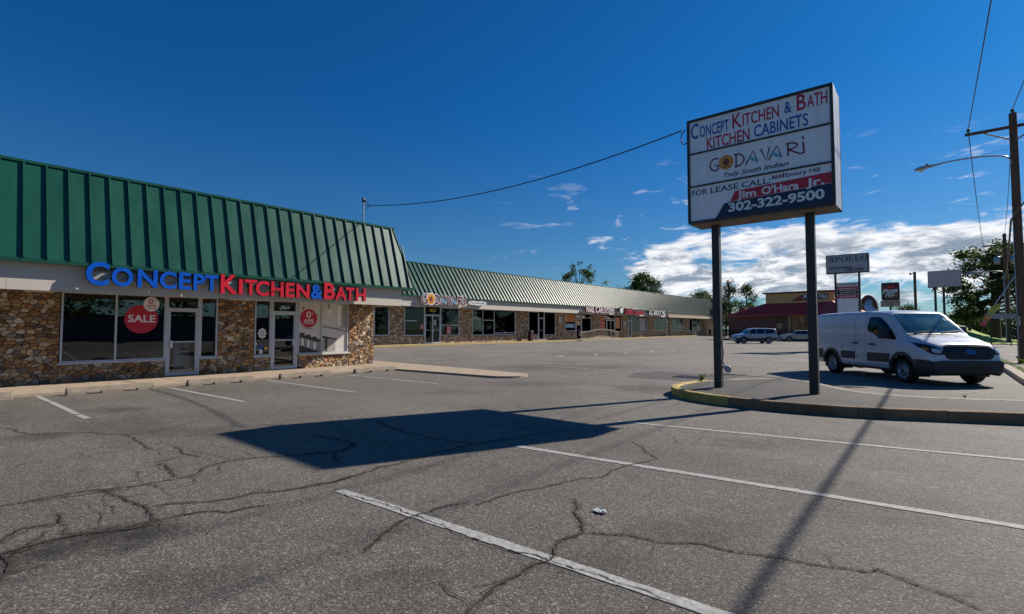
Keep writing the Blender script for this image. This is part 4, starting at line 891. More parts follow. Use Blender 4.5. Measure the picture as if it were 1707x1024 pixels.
b = MB(); b.disc((FXs, 69.3*S_, k1(4.42,S_)), UY, UZ, .62, .60, 24, (.16,0,0)); b.build('emblem_backing', M['green_ink'], lc)
b = MB(); b.disc((FXs+.16, 69.3*S_, k1(4.42,S_)), UY, UZ, .46, .44, 24, (.01,0,0)); b.build('emblem', M['paper'], lc)
letters_sign('white ALL ABOUT ME letters with black sides at the end of the sign row', [('ALL ABOUT ME',78.7,85.1,3.98,.70,'white_ink','black')], 82)
# things on the strip's glass and walls
def sheet(nm, lab, cat, y0, y1, z0, z1, m_, lines=0, grp=None, ink='white_ink', x=SX-.033):
    t = thing(nm, lab, cat, (x, (y0+y1)/2, z0), grp); MB().box(x, x+.004, y0, y1, z0, z1).build('sheet', M[m_], t)
    if lines:
        b = MB(); h = (z1-z0)/(lines*2+1)
        for i in range(lines):
            q = random.uniform(.08, .2)*(y1-y0); b.box(x+.004, x+.006, y0+q, y1-q, z0+h*(2*i+1), z0+h*(2*i+1.75))
        b.build('print', M[ink], t)
    return t
sheet('window_poster', 'red and white poster low in the window right of the GODAVARI doors', 'poster', 35.05, 35.65, 1.05, 1.85, 'red_ink', 4)
sheet('window_poster', 'small red and white poster at the edge of the window left of the GODAVARI doors', 'poster', 31.65, 32.0, 1.55, 2.05, 'red_ink', 2)
sheet('door_notice', 'white paper notice on the right leaf of the GODAVARI doors', 'notice', 33.35, 33.65, 2.0, 2.45, 'paper', 3, ink='grey_ink')
sheet('window_poster', 'orange posters filling the upper nail shop window', 'poster', 56.65, 58.9, 2.55, 3.55, 'orange_ink', 2, ink='red_ink')
sheet('window_poster', 'pale blue posters below the orange ones in the nail shop window', 'poster', 56.65, 58.9, 1.75, 2.3, 'lblue_ink', 2)
sheet('door_notice', 'orange notice on the nail shop door', 'notice', 59.4, 60.3, 2.1, 2.75, 'orange_ink', 2, ink='white_ink')
sheet('wall_notice', 'white notice board on the stone pier left of the nail shop window', 'notice', 55.0, 55.7, 2.35, 3.2, 'paper', 4, x=SX+.062, ink='grey_ink')
sheet('window_poster', 'tall orange banner poster left of the pizza shop double doors', 'poster', 65.8, 67.2, 1.6, 3.45, 'red_ink', 3, ink='orange_ink')
sheet('window_poster', 'tall salmon banner poster right of the pizza shop double doors', 'poster', 70.5, 71.8, 1.7, 3.4, 'orange_ink', 4, ink='red_ink')
sheet('wall_notice', 'narrow white notice on the stone pier right of the pizza shop', 'notice', 73.1, 73.6, 2.0, 2.8, 'paper', 3, x=SX+.062, ink='grey_ink')
sheet('window_poster', 'dark window poster with white and red lines of print right of a glass door', 'poster', 78.3, 81.4, 1.25, 3.5, 'black_ink', 7)
sheet('window_curtain', 'blue grey curtain behind the nail shop window right of its door', 'curtain', 60.7, 63.1, 1.2, 3.7, 'grey_ink', 0, x=SX-.2)
sheet('window_curtain', 'pale green curtain at the right side of the window with the narrow glass door', 'curtain', 53.3, 54.2, .8, 3.7, 'tan', 0, x=SX-.2)
def bin_(y, lab):
    t = thing('litter_bin', lab, 'litter bin', (-37.75, y, zf(y)), 'litter bins along the strip'); z = zf(y)
    b = MB(); b.bbox(-38.0, -37.5, y-.25, y+.25, z, z+1.0, .03); b.build('body', M['bin'], t)
    b = MB(); b.bbox(-38.03, -37.47, y-.28, y+.28, z+1.0, z+1.22, .04); b.box(-37.46, -37.455, y-.15, y+.15, z+1.04, z+1.14); b.build('lid', M['bin'], t)
bin_(48.0, 'dark maroon litter bin by the stone wall in the middle of the strip'); bin_(110.9, 'dark maroon litter bin by the tan end wall of the strip')
# wheelchair ramp with pale railing
rp = thing('ramp_railing', 'pale metal railing arching over the ramp in front of the nail shop', 'railing', (-36.2, 62, 0))
def rz_(y): return .05+.45*math.exp(-((y-62.3)/3.4)**2)
b = MB(); b.tube([(-36.2, q, rz_(q)+1.05) for q in [56.5+.5*i for i in range(22)]], .045, 6); b.tube([(-36.2,56.5,rz_(56.5)+1.05),(-36.2,56.3,.9),(-36.2,56.5,.75),(-36.2,57.2,.78)], .04, 6); b.tube([(-36.2,67.0,rz_(67)+1.05),(-36.2,67.2,.9),(-36.2,67.0,.75),(-36.2,66.4,.78)], .04, 6); b.tube([(-36.2, q, rz_(q)+.10) for q in [57.3+.5*i for i in range(19)]], .035, 6); b.build('rail', M['tan'], rp)
for q in (57.3, 60.0, 62.6, 64.9, 66.5): MB().tube([(-36.2,q,0),(-36.2,q,rz_(q)+1.05)], .035, 6).build('post', M['tan'], rp)
b = MB(); q = 57.5
while q < 66.4: b.tube([(-36.2,q,rz_(q)+.1),(-36.2,q,rz_(q)+1.05)], .012, 4, cap=False); q += .17
b.build('balusters', M['tan'], rp)
b = MB(); qs = [57+.5*i for i in range(20)]
for a, c in zip(qs, qs[1:]): b.hexa([(-37.0,a,-.05),(-36.1,a,-.05),(-36.1,c,-.05),(-37.0,c,-.05)], [(-37.0,a,rz_(a)),(-36.1,a,rz_(a)),(-36.1,c,rz_(c)),(-37.0,c,rz_(c))])
structure(b, 'ramp', M['concrete'])
# ================================================================== BIG SIGN
bs = thing('pylon_sign', 'tall two post sign reading CONCEPT KITCHEN & BATH and FOR LEASE on the island', 'sign', (-3.05, 12.3, .15))
X0, X1, Z0, Z1, Y0, Y1 = -4.49, -1.50, 4.05, 6.55, 11.8, 12.66
b = MB(); b.box(X0, X1, Y0+.06, Y0+.42, Z0, Z1, 0); b.box(X0+.02, X1-.0, Y0+.45, Y1-.04, Z0+.02, Z1-.02, 0); b.box(X0+.05, X1-.04, Y0+.42, Y0+.45, Z0+.04, Z1-.04, 2)
b.box(X0+.02, X1-.02, Y0+.08, Y1-.06, Z0-.012, Z0-.002, 1); b.build('cabinet', [M['sign_side'], M['sign_under'], M['sign_frame']], bs)
b = MB(); t_ = .055
b.box(X0, X1, Y0, Y0+.058, Z1-t_, Z1+.003); b.box(X0, X1, Y0, Y0+.058, Z0-.003, Z0+t_); b.box(X0-.003, X0+t_, Y0, Y0+.058, Z0+t_, Z1-t_); b.box(X1-t_, X1+.003, Y0, Y0+.058, Z0+t_, Z1-t_)
b.box(X0+t_, X1-t_, Y0+.004, Y0+.05, 5.705, 5.74); b.box(X0+t_, X1-t_, Y0+.004, Y0+.05, 4.915, 4.95); b.build('frame', M['sign_frame'], bs)
b = MB(); b.box(X0-.003, X1+.005, Y1-.035, Y1, Z0-.003, Z1+.003); b.build('rear_frame', M['sign_frame'], bs)
PY = Y0+.03
for a, c in ((5.74, Z1-t_), (4.95, 5.705), (Z0+t_, 4.915)): MB().box(X0+t_, X1-t_, PY, PY+.02, a, c).build('panel', M['white'], bs)
TY = PY-.003; ux, uz = UX, UZ
def ink(name, m_, *items):
    for it in items:
        b = MB(); body, x0, x1, z, h = it[:5]; kw = it[5] if len(it) > 5 else {}
        b.text(body, (x0, TY+.002, z), ux, uz, h, x1-x0, .003, kw.get('b', .012), kw.get('s', 0.0))
        b.build(name, M[m_], bs)
ink('blue_lettering', 'blue_ink', ('C',-4.40,-4.22,6.09,.35), ('ONCEPT',-4.19,-3.53,6.09,.26), ('&',-2.39,-2.25,6.16,.24), ('CABINETS',-3.0,-1.95,5.80,.25))
ink('red_lettering', 'red_ink', ('K',-3.45,-3.25,6.11,.33), ('ITCHEN',-3.23,-2.49,6.12,.26), ('B',-2.15,-1.98,6.15,.33), ('ATH',-1.96,-1.60,6.16,.265), ('KITCHEN',-4.03,-3.09,5.77,.26))
g1, g2, g3, g4 = godavari((-3.99, TY+.002, 5.22), ux, uz, 1.98, .285, .003, .032)
[q_.build('maroon_letter', M['maroon_ink'], bs) for q_ in g1]; [q_.build('swoosh', M['lblue_ink'], bs) for q_ in g2]; g3.build('disc', M['orange_ink'], bs); g4.build('pot_emblem', M['maroon_ink'], bs)
ink('slogan', 'black_ink', *[(w,a,b,5.03,.095,{'s':.22,'b':.015}) for w,a,b in (('Truly',-3.66,-3.33),('South',-3.27,-2.87),('Indian',-2.81,-2.33))])
b = MB(); b.prism([(-3.54,4.44),(-3.42,4.67),(X1-t_-.005,4.735),(X1-t_-.005,4.51)][::-1], (0,TY,0), UX, UZ, (0,-.002,0)); b.build('red_band', M['red_ink'], bs)
b = MB(); b.prism([(-3.86,Z0+t_+.003),(-3.66,4.43),(X1-t_-.005,4.50),(X1-t_-.005,Z0+t_+.003)][::-1], (0,TY,0), UX, UZ, (0,-.002,0)); b.build('navy_band', M['navy_ink'], bs)
TY -= .003
ink('white_lettering', 'white_ink', ('Jim',-3.38,-2.98,4.49,.155,{'b':.03}), ("O'Hara",-2.87,-2.15,4.495,.155,{'b':.03}), ('Jr.',-2.02,-1.69,4.51,.155,{'b':.03}), ('302-322-9500',-3.57,-1.69,4.22,.185,{'b':.035}))
TY += .003
ink('black_lettering', 'black_ink', *[(w,a,b,4.715,.125,{'b':.008}) for w,a,b in (('FOR',-4.39,-4.04),('LEASE',-3.96,-3.35),('CALL:',-3.28,-2.69))], ('N',-2.66,-2.56,4.78,.085,{'b':.04,'s':.1}), ('I',-2.455,-2.425,4.79,.085,{'b':.04}), ('Emory',-2.40,-2.0,4.785,.085), ('Hill',-1.95,-1.76,4.785,.085))
ink('red_letter', 'red_ink', ('A',-2.56,-2.47,4.785,.085,{'b':.04,'s':.2}))
for x in (-4.01, -2.04):
    b = MB(); b.bbox(x-.085, x+.085, 12.22, 12.39, .1, Z0+.1, .012); b.build('post', M['pole'], bs)
b = MB(); b.tube([(-4.55,12.2,6.3),(-4.62,12.2,6.18),(-4.72,12.2,6.15),(-4.79,12.2,6.25),(-4.78,12.2,6.42),(-4.68,12.2,6.52)], .014, 6); b.build('drip_loop', M['wire'], bs)
fl = thing('flood_light', 'small grey floodlight hanging from a loose cable low on the left sign post', 'floodlight', (-3.9, 12.32, .55))
b = MB(); b.lathe([(.0,-.07),(.05,-.065),(.078,-.02),(.082,.02),(.07,.045),(.0,.05)], (-3.80,12.30,.62), (.5,-.85,-.12), 20); b.build('housing', M['sign_side'], fl)
b = MB(); b.tube([(-3.945,12.3,.66),(-3.86,12.32,.66)], .018, 6); b.tube([(-3.95,12.25,1.35),(-3.90,12.24,1.2),(-3.87,12.25,1.0),(-3.91,12.28,.8),(-3.86,12.32,.68)], .009, 5); b.build('cable', M['wire'], fl)
# ================================================================== VEHICLES
def cr1(a, b, c, d, t): return .5*(2*b+(c-a)*t+(2*a-5*b+4*c-d)*t*t+(-a+3*b-3*c+d)*t**3)
def loft(stations, nx=5, npf=3):
    """stations: (x, [(y, z) half profile from roof centre down]); returns verts and quads, both sides"""
    S = [(x, [Vector(p) for p in pr]) for x, pr in stations]; prof = []
    for i in range(len(S)-1):
        a, b, c, d = S[max(0, i-1)], S[i], S[i+1], S[min(len(S)-1, i+2)]
        for k in range(nx):
            t = k/nx; te = t
            x = b[0]+(c[0]-b[0])*t
            prof.append((x, [p1+(p2-p1)*te if (b[0]-a[0])*0 != 0 else Vector((cr1(p0.x, p1.x, p2.x, p3.x, t), cr1(p0.y, p1.y, p2.y, p3.y, t))) for p0, p1, p2, p3 in zip(a[1], b[1], c[1], d[1])]))
    prof.append(S[-1])
    out = []
    for x, P in prof:
        q = []
        for i in range(len(P)-1):
            for k in range(npf):
                t = k/npf; p0, p1, p2, p3 = P[max(0, i-1)], P[i], P[i+1], P[min(len(P)-1, i+2)]
                q.append((cr1(p0.x, p1.x, p2.x, p3.x, t), cr1(p0.y, p1.y, p2.y, p3.y, t)))
        q.append((P[-1].x, P[-1].y)); out.append((x, q))
    vs, fs = [], []; m = len(out[0][1])
    for x, q in out:
        for y, z in q: vs.append((x, max(0, y), z))
    off = len(vs)
    for x, q in out:
        for y, z in q: vs.append((x, -max(0, y), z))
    n = len(out)
    for i in range(n-1):
        for j in range(m-1):
            a, b, c, d = i*m+j, (i+1)*m+j, (i+1)*m+j+1, i*m+j+1
            fs.append((a, d, c, b)); fs.append((off+a, off+b, off+c, off+d))
    for e, flip in ((0, 0), (n-1, 1)):
        idx = [e*m+j for j in range(m)]+[off+e*m+j for j in range(m-1, -1, -1)]
        for j in range(m-1):
            f = (e*m+j, e*m+j+1, off+e*m+j+1, off+e*m+j); fs.append(f[::-1] if flip else f)
    return vs, fs
def projector(vs, fs): return BVHTree.FromPolygons(vs, fs)
def patch(mb, bvh, poly, axis, off=.006, th=.012, m=0, cuts=3, sgn=1):
    """polygon drawn in side view (x,z) axis 'y' or front view (y,z) axis 'x' laid onto the body"""
    bm = bmesh.new(); V = [bm.verts.new((a, b, 0)) for a, b in poly]; f = bm.faces.new(V)
    bmesh.ops.triangulate(bm, faces=[f])
    if cuts: bmesh.ops.subdivide_edges(bm, edges=bm.edges[:], cuts=cuts, use_grid_fill=True)
    outer = {}; ok = True; nrm = {}
    for v in bm.verts:
        a, b = v.co.x, v.co.y
        if axis == 'y': o, d = Vector((a, 3*sgn, b)), Vector((0, -sgn, 0))
        elif axis == 'x': o, d = Vector((6*sgn, a, b)), Vector((-sgn, 0, 0))
        else: o, d = Vector((a, b, 5)), Vector((0, 0, -1))
        h = bvh.ray_cast(o, d)
        if h[0] is None:
            h = bvh.find_nearest(o-d*-1*0+d*(o.length-1.0)); 
        p, n = h[0], h[1]
        if n.dot(d) > 0: n = -n
        outer[v] = p; nrm[v] = n
    top = {v: outer[v]+nrm[v]*(off+th) for v in bm.verts}; bot = {v: outer[v]-nrm[v]*.01 for v in bm.verts}
    bm.verts.index_update(); n = len(bm.verts); VV = [top[v] for v in bm.verts]+[bot[v] for v in bm.verts]; F = []
    for f in bm.faces: F.append([v.index for v in f.verts])
    for e in bm.edges:
        if len(e.link_faces) == 1: a, b = e.verts[0].index, e.verts[1].index; F.append([a, b, n+b, n+a])
    base = len(mb.v); mb.add(VV, F, m, False); bm.free()
    # consistent outward winding
    for k in range(len(mb.f)-len(F), len(mb.f)):
        pass
def fixn(ob):
    bm = bmesh.new(); bm.from_mesh(ob.data); bmesh.ops.recalc_face_normals(bm, faces=bm.faces[:]); bm.to_mesh(ob.data); bm.free(); return ob
def ring(cx, cz, r0, r1, a0, a1, n=16): return [(cx+r1*math.cos(R(a0+(a1-a0)*i/n)), cz+r1*math.sin(R(a0+(a1-a0)*i/n))) for i in range(n+1)]+[(cx+r0*math.cos(R(a1+(a0-a1)*i/n)), cz+r0*math.sin(R(a1+(a0-a1)*i/n))) for i in range(n+1)]
def wheel(parent, x, y, r, w, side, holes=8, rimr=.62, cap=True):
    ax = (0, side, 0); t = MB()
    t.lathe([(r*rimr, -w/2), (r*.93, -w/2), (r, -w*.36), (r, w*.36), (r*.95, w/2), (r*.72, w*.52), (r*rimr, w*.44)], (x, y, r), ax, 36)
    wo = t.build('wheel', M['tyre'], parent)
    q = MB(); R0 = r*rimr
    q.lathe([(R0+.004, w*.46), (R0-.015, w*.47), (R0*.90, w*.30), (R0*.74, w*.26), (R0*.62, w*.36), (R0*.40, w*.36), (R0*.36, w*.46), (R0*.22, w*.48), (0.001, w*.48)], (x, y, r), ax, 36)
    ro = q.build('rim', M['rim'], wo); h = MB()
    for k in range(holes):
        w0 = 2*math.pi*(k+.5)/holes; cx, cz = math.cos(w0)*R0*.76, math.sin(w0)*R0*.76
        h.lathe([(R0*.13, -.004), (R0*.12, .012), (.001, .014)], (x+cx, y+side*w*.262, r+cz), ax, 10)
    h.lathe([(R0*.2, 0), (R0*.15, .02), (.001, .022)], (x, y+side*w*.475, r), ax, 12)
    h.build('rim_holes', M['black'], wo); return wo
def remove_arches(vs, fs, arches, ymin):
    out = []
    for f in fs:
        c = sum((Vector(vs[i]) for i in f), Vector())/len(f)
        if abs(c.y) > ymin and any((c.x-ax)**2+(c.z-az)**2 < r*r for ax, az, r in arches): continue
        out.append(f)
    return out
def arch_liner(mb, cx, cz, r, y0, y1, s):
    P = [(cx+r*math.cos(R(a)), cz+r*math.sin(R(a))) for a in range(-20, 201, 20)]
    for (a, b), (c, d) in zip(P, P[1:]): mb.add([(a,y0*s,b),(c,y0*s,d),(c,y1*s,d),(a,y1*s,b)], [(0,1,2,3)])
    mb.add([(a, y0*s, b) for a, b in P], [list(range(len(P)))])
# ---- the white van
HX = Vector((.62, -.78, 0)).normalized(); van_rz = math.atan2(HX.y, HX.x)
vn = thing('van', 'white cargo van with black lower cladding and dark grille beside the sign island', 'van', (0,0,0))
def vp(zt, wt, hood=False, w=1.03, k=1.0):
    if hood: return [(0,zt),(.5*wt,zt-.004),(wt,zt-.03),(wt+.10*k,zt-.085),(w-.06,zt-.19),(w-.02,zt-.30),(w,.80),(w,.60),(w-.02,.42),(w-.09,.30)]
    return [(0,zt),(.5*wt,zt-.01),(wt,zt-.05),(wt+.075,zt-.20),(w-.04,zt-.52),(w-.012,1.18),(w,.95),(w,.60),(w-.02,.42),(w-.09,.34)]
VS = [(-2.74,vp(1.98,.78,w=.97)),(-2.70,vp(2.04,.82,w=1.0)),(-2.5,vp(2.075,.85,w=1.02)),(-1.6,vp(2.095,.86)),(-.5,vp(2.10,.86)),(.35,vp(2.09,.855)),(.75,vp(2.065,.84)),(.95,vp(2.01,.81)),
 (1.15,vp(1.865,.80)),(1.45,[(0,1.635),(.40,1.625),(.80,1.585),(.875,1.50),(.95,1.33),(1.005,1.17),(1.03,.93),(1.03,.60),(1.01,.42),(.94,.33)]),(1.72,[(0,1.405),(.41,1.395),(.80,1.36),(.88,1.30),(.955,1.20),(1.005,1.08),(1.03,.88),(1.03,.60),(1.01,.42),(.94,.32)]),
 (1.86,vp(1.335,.76,True)),(2.1,vp(1.275,.75,True,1.03)),(2.34,vp(1.20,.73,True,1.015)),(2.50,vp(1.155,.71,True,.99)),(2.60,[(0,1.105),(.34,1.098),(.66,1.07),(.77,1.02),(.85,.94),(.90,.84),(.935,.74),(.935,.58),(.91,.42),(.84,.28)]),(2.68,[(0,1.02),(.33,1.012),(.63,.985),(.73,.94),(.80,.87),(.85,.79),(.88,.70),(.88,.55),(.86,.40),(.79,.28)]),(2.73,[(0,.88),(.31,.875),(.61,.855),(.70,.82),(.77,.77),(.81,.71),(.84,.64),(.84,.52),(.82,.40),(.75,.29)]),(2.76,[(0,.70),(.30,.695),(.60,.68),(.68,.665),(.73,.64),(.76,.61),(.78,.57),(.78,.50),(.76,.42),(.71,.34)])]
vv, vf = loft(VS); bvh = projector(vv, vf)
AR = [(1.75,.36,.445),(-1.55,.36,.445)]
b = MB(); b.add(vv, remove_arches(vv, vf, AR, .55), 0, True)
for i_, f_ in enumerate(b.f):
    c_ = sum((Vector(b.v[q]) for q in f_), Vector())/len(f_)
    if c_.z < .36 or (c_.x > 2.25 and c_.z < .56): b.m[i_] = 1
body = fixn(b.build('body', [M['van_white'], M['clad']], vn))
b = MB()
for cx, cz, r in AR:
    for s in (1, -1): arch_liner(b, cx, cz, .45, .58, 1.0, s)
b.box(-2.5, 2.4, -.62, .62, .26, .34); b.build('underbody', M['black'], vn)
wheel_pos = [(1.75, 1), (1.75, -1), (-1.55, 1), (-1.55, -1)]
for x, s in wheel_pos: wheel(vn, x, s*.895, .345, .235, s, 8)
def side(name, polys, m_, off, th, parent=vn, axis='y', sides=(1, -1), bv=None, cuts=3):
    o_ = []
    for s in sides:
        b = MB()
        for p in polys: patch(b, bv or bvh, p, axis, off, th, 0, cuts, s if axis == 'y' else 1)
        o_.append(fixn(b.build(name, M[m_], parent)))
    return o_
WIN = [(.34,1.50),(.335,1.60),(.36,1.80),(.40,1.85),(.50,1.865),(.74,1.855),(.86,1.815),(1.02,1.69),(1.22,1.51),(1.50,1.235),(1.44,1.225),(1.02,1.255),(.80,1.29),(.55,1.40),(.40,1.435),(.36,1.455)]
side('window_seal', [[(.5*(1-1.045)+x*1.0+(x-.85)*.03, z+(z-1.55)*.06) for x, z in WIN]], 'black', .002, .003)
for s in (1, -1):
    b = MB(); patch(b, bvh, WIN, 'y', .004, .006, 0, 3, s); wo = fixn(b.build('side_window', M['glass_car'], vn))
    b = MB(); patch(b, bvh, [(x, z) for x, z in WIN], 'y', .0, .003, 0, 3, s); b.build('tint', M['black'], wo)
# black cladding strips, arch flares and bumpers
side('cladding', [[(-1.0,.56),(-1.0,.80),(-.30,.80),(-.30,.56)], [(.30,.54),(.30,.80),(1.28,.80),(1.25,.66),(1.23,.54)], [(-2.70,.50),(-2.72,.82),(-2.05,.82),(-2.07,.60),(-2.07,.50)]], 'clad', .004, .014)
side('arch_flare', [ring(1.75,.36,.44,.515,-8,188), ring(-1.55,.36,.44,.515,-8,188)], 'clad', .006, .018, cuts=1)
side('bumper_side', [[(2.20,.34),(2.27,.58),(2.20,.69),(2.30,.70),(2.62,.68),(2.70,.64),(2.71,.34),(2.68,.295),(2.20,.30)]], 'clad', .006, .014)
b = MB(); patch(b, bvh, [(-.86,.33),(-.86,.66),(-.70,.675),(0,.685),(.70,.675),(.86,.66),(.86,.33)], 'x', .012, .03, 0, 5); fixn(b.build('front_bumper', M['clad'], vn))
b = MB(); patch(b, bvh, [(-.83,.285),(-.84,.34),(.84,.34),(.83,.285)], 'x', .010, .02, 0, 5); fixn(b.build('valance', M['black'], vn))
b = MB(); patch(b, bvh, [(-.55,.42),(-.50,.52),(.50,.52),(.55,.42)], 'x', .045, .008, 0, 3); fixn(b.build('lower_intake', M['black'], vn))
GR = [(-.56,.77),(-.62,.89),(-.59,1.00),(-.51,1.06),(.51,1.06),(.59,1.00),(.62,.89),(.56,.77),(.48,.725),(-.48,.725)]
b = MB(); patch(b, bvh, [(y*1.05, .895+(z-.895)*1.10) for y, z in GR], 'x', .012, .012, 0, 4); go = fixn(b.build('grille', M['chrome'], vn)); go.data.materials.clear(); go.data.materials.append(M['clad'])
b = MB(); patch(b, bvh, GR, 'x', .03, .004, 0, 4); fixn(b.build('mesh', M['black'], go))
b = MB()
for z in (.77, .825, .88, .935, .99, 1.03): patch(b, bvh, [(-.55,z-.011),(-.55,z+.011),(.55,z+.011),(.55,z-.011)], 'x', .036, .010, 0, 5)
fixn(b.build('bars', M['clad'], go))
b = MB(); b.disc((2.765,0,.905), (0,1,0), (-.35,0,1), .125, .052, 32, (.02,0,.006)); b.build('badge_rim', M['chrome'], vn)
bd_ = MB(); bd_.disc((2.787,0,.912), (0,1,0), (-.35,0,1), .112, .041, 32, (.004,0,.001)); bo = bd_.build('badge', M['blue_ink'], vn)
b = MB(); b.text('Ford', (2.794,-.072,.893), (0,1,0), (-.35,0,1), .046, .145, .002, .0, .35); b.build('badge_lettering', M['white_ink'], bo)
for s in (1, -1):
    HL = [(s*.66,.83),(s*.655,.93),(s*.70,1.00),(s*.86,1.10),(s*.95,1.135),(s*.965,1.03),(s*.93,.90),(s*.86,.84)]
    b = MB(); patch(b, bvh, HL[::s], 'x', .004, .01, 0, 3); h_ = fixn(b.build('headlight', M['black'], vn))
    b = MB(); patch(b, bvh, [(s*.69,.88),(s*.70,.95),(s*.84,.99),(s*.86,.90),(s*.80,.865)][::s], 'x', .020, .010, 0, 2); fixn(b.build('reflector', M['lamp_glass'], h_))
    b = MB(); patch(b, bvh, [(s*.90,.92),(s*.89,1.0),(s*.945,1.02),(s*.945,.95)][::s], 'x', .020, .010, 0, 2); fixn(b.build('indicator', M['amber'], h_))
WS = [(-.80,1.40),(-.76,1.62),(-.715,1.84),(-.69,1.945),(-.62,1.965),(.62,1.965),(.69,1.945),(.715,1.84),(.76,1.62),(.80,1.40),(.5,1.375),(-.5,1.375)]
b = MB(); patch(b, bvh, WS, 'x', .004, .004, 0, 5); wso = fixn(b.build('windscreen', M['screen'], vn))
b = MB(); patch(b, bvh, [(-.84,1.345),(-.82,1.385),(.82,1.385),(.84,1.345)], 'x', .008, .006, 0, 5); fixn(b.build('scuttle', M['black'], vn))
for s, e in ((.1, .68), (-.62, -.06)):
    b = MB(); pts = []
    for i in range(9):
        y = s+(e-s)*i/8; h = bvh.ray_cast(Vector((6, y, 1.40+.055*i/8)), Vector((-1,0,0))); pts.append(h[0]+Vector((.025,0,.01)))
    b.tube(pts, .010, 6); b.build('wiper', M['black'], vn)
for s in (1, -1):
    b = MB(); patch(b, bvh, [(1.95,s*.28),(1.95,s*.58),(2.01,s*.58),(2.01,s*.28)], 'z', .002, .004, 0, 1); fixn(b.build('bonnet_vent', M['black'], vn))
# mirrors, handles, seams
for s in (1, -1):
    mb_ = MB(); y0, y1 = sorted((s*1.05, s*1.27)); mb_.bbox(1.10, 1.22, y0, y1, 1.23, 1.60, .045); mb_.tube([(1.24,s*.98,1.30),(1.18,s*1.10,1.31)], .045, 8); mb_.build('mirror', M['clad'], vn)
side('door_handle', [[(.42,1.02),(.42,1.075),(.66,1.075),(.66,1.02)], [(-.36,1.045),(-.36,1.095),(-.14,1.095),(-.14,1.045)]], 'black', .012, .03, cuts=1)
seams = [[(.195,.42),(.195,1.95),(.207,1.95),(.207,.42)], [(-.985,.84),(-.985,1.9),(-.975,1.9),(-.975,.84)], [(-.30,.42),(-.30,1.90),(-.29,1.90),(-.29,.42)], [(-2.6,1.98),(-2.6,1.988),(.2,1.995),(.2,1.985)], [(.2,.45),(.2,.455),(1.24,.455),(1.24,.45)], [(-2.3,1.16),(-2.3,1.168),(.19,1.168),(.19,1.16)]]
side('panel_seam', seams, 'grey_ink', .0, .0025, cuts=6)
side('fuel_cap_key', [[(.48,.90),(.48,.935),(.51,.935),(.51,.90)]], 'black', .002, .004, sides=(-1,), cuts=0)
b = MB(); rnd = random.Random(4)
for i in range(16):
    x, z, w, h = -.27+rnd.random()*.40, .60+rnd.random()*.16, rnd.uniform(.015, .07), rnd.uniform(.008, .025)
    patch(b, bvh, [(x,z),(x-.01,z+h),(x+w,z+h*.8),(x+w*.8,z-.005)], 'y', .001, .002, 0, 0, -1)
fixn(b.build('rust_scratch', M['brown_trim'], vn))
b = MB(); b.tube([(-1.9,-.9,.33),(-1.9,.9,.33)], .05, 8); b.tube([(-1.05,-.7,.30),(-.6,-.7,.27),(-.4,-.6,.30)], .035, 8); b.tube([(1.75,-.8,.34),(1.75,.8,.34)], .06, 8); b.tube([(-1.55,-.8,.34),(-1.55,.8,.34)], .08, 8); b.build('axle', M['grey_ink'], vn)
b = MB(); b.tube([(.55,-.35,2.09),(.42,-.36,2.42)], .006, 5); b.build('aerial', M['black'], vn)
for s in (1, -1):
    b = MB(); patch(b, bvh, [(s*.86,1.0),(s*.95,1.0),(s*.93,1.5),(s*.87,1.5)][::-s], 'x', .004, .01, 0, 2) if False else b.box(-2.76, -2.70, *sorted((s*.84, s*.955)), .95, 1.4); b.build('tail_light', M['tail'], vn)
vn.location = (-1.13, 20.5, 0.0); vn.rotation_euler = (0, 0, van_rz); vn.scale = (1.02, 1.02, 1.03)
# ---- smaller cars seen from the side
def car(name, label, cat, paint, St, arches, glassw, glassf, glassr, wr, track, loc, rz, clad=None, lampf=None, lampr=None, seams_=(), handles=(), mirror=None, grp=None, rimr=.66):
    t = thing(name, label, cat, (0,0,0), grp); vs, fs = loft(St); bv = projector(vs, fs)
    b = MB(); b.add(vs, remove_arches(vs, fs, [(x, wr, wr*1.16) for x in arches], .45), 0, True); fixn(b.build('body', M[paint], t))
    b = MB()
    for x in arches:
        for s in (1, -1): arch_liner(b, x, wr, wr*1.17, .45, track+.02, s)
    b.box(St[0][0]+.3, St[-1][0]-.3, -.55, .55, .2, .28); b.build('underbody', M['black'], t)
    for x in arches:
        for s in (1, -1): wheel(t, x, s*(track-.07), wr, .20, s, 5, rimr)
    for p in glassw: side('side_window', [p], 'glass_car', .004, .004, t, bv=bv); side('tint', [p], 'black', .0, .002, t, bv=bv)
    for nm, p, sg_ in (('windscreen', glassf, 1), ('rear_window', glassr, -1)):
        b = MB(); patch(b, bv, p, 'x', .004, .004, 0, 3, sg_); o = fixn(b.build(nm, M['glass_car'], t)); b = MB(); patch(b, bv, p, 'x', 0, .002, 0, 3, sg_); fixn(b.build('tint', M['black'], o))
    if clad: side('cladding', clad, 'clad', .004, .012, t, bv=bv)
    for s in (1, -1):
        if lampf: side('headlight', [lampf], 'lamp_glass', .004, .008, t, bv=bv, sides=(s,))
        if lampr: side('tail_light', [lampr], 'tail', .004, .008, t, bv=bv, sides=(s,))
        if mirror: x, z = mirror; b = MB(); b.bbox(x-.06, x+.06, *sorted((s*.86, s*1.02)), z, z+.16, .03); b.build('mirror', M[paint], t)
    if seams_: side('panel_seam', seams_, 'grey_ink', 0, .0025, t, bv=bv)
    if handles: side('door_handle', handles, 'chrome', .006, .02, t, bv=bv, cuts=1)
    t.location = loc; t.rotation_euler = (0, 0, rz); return t
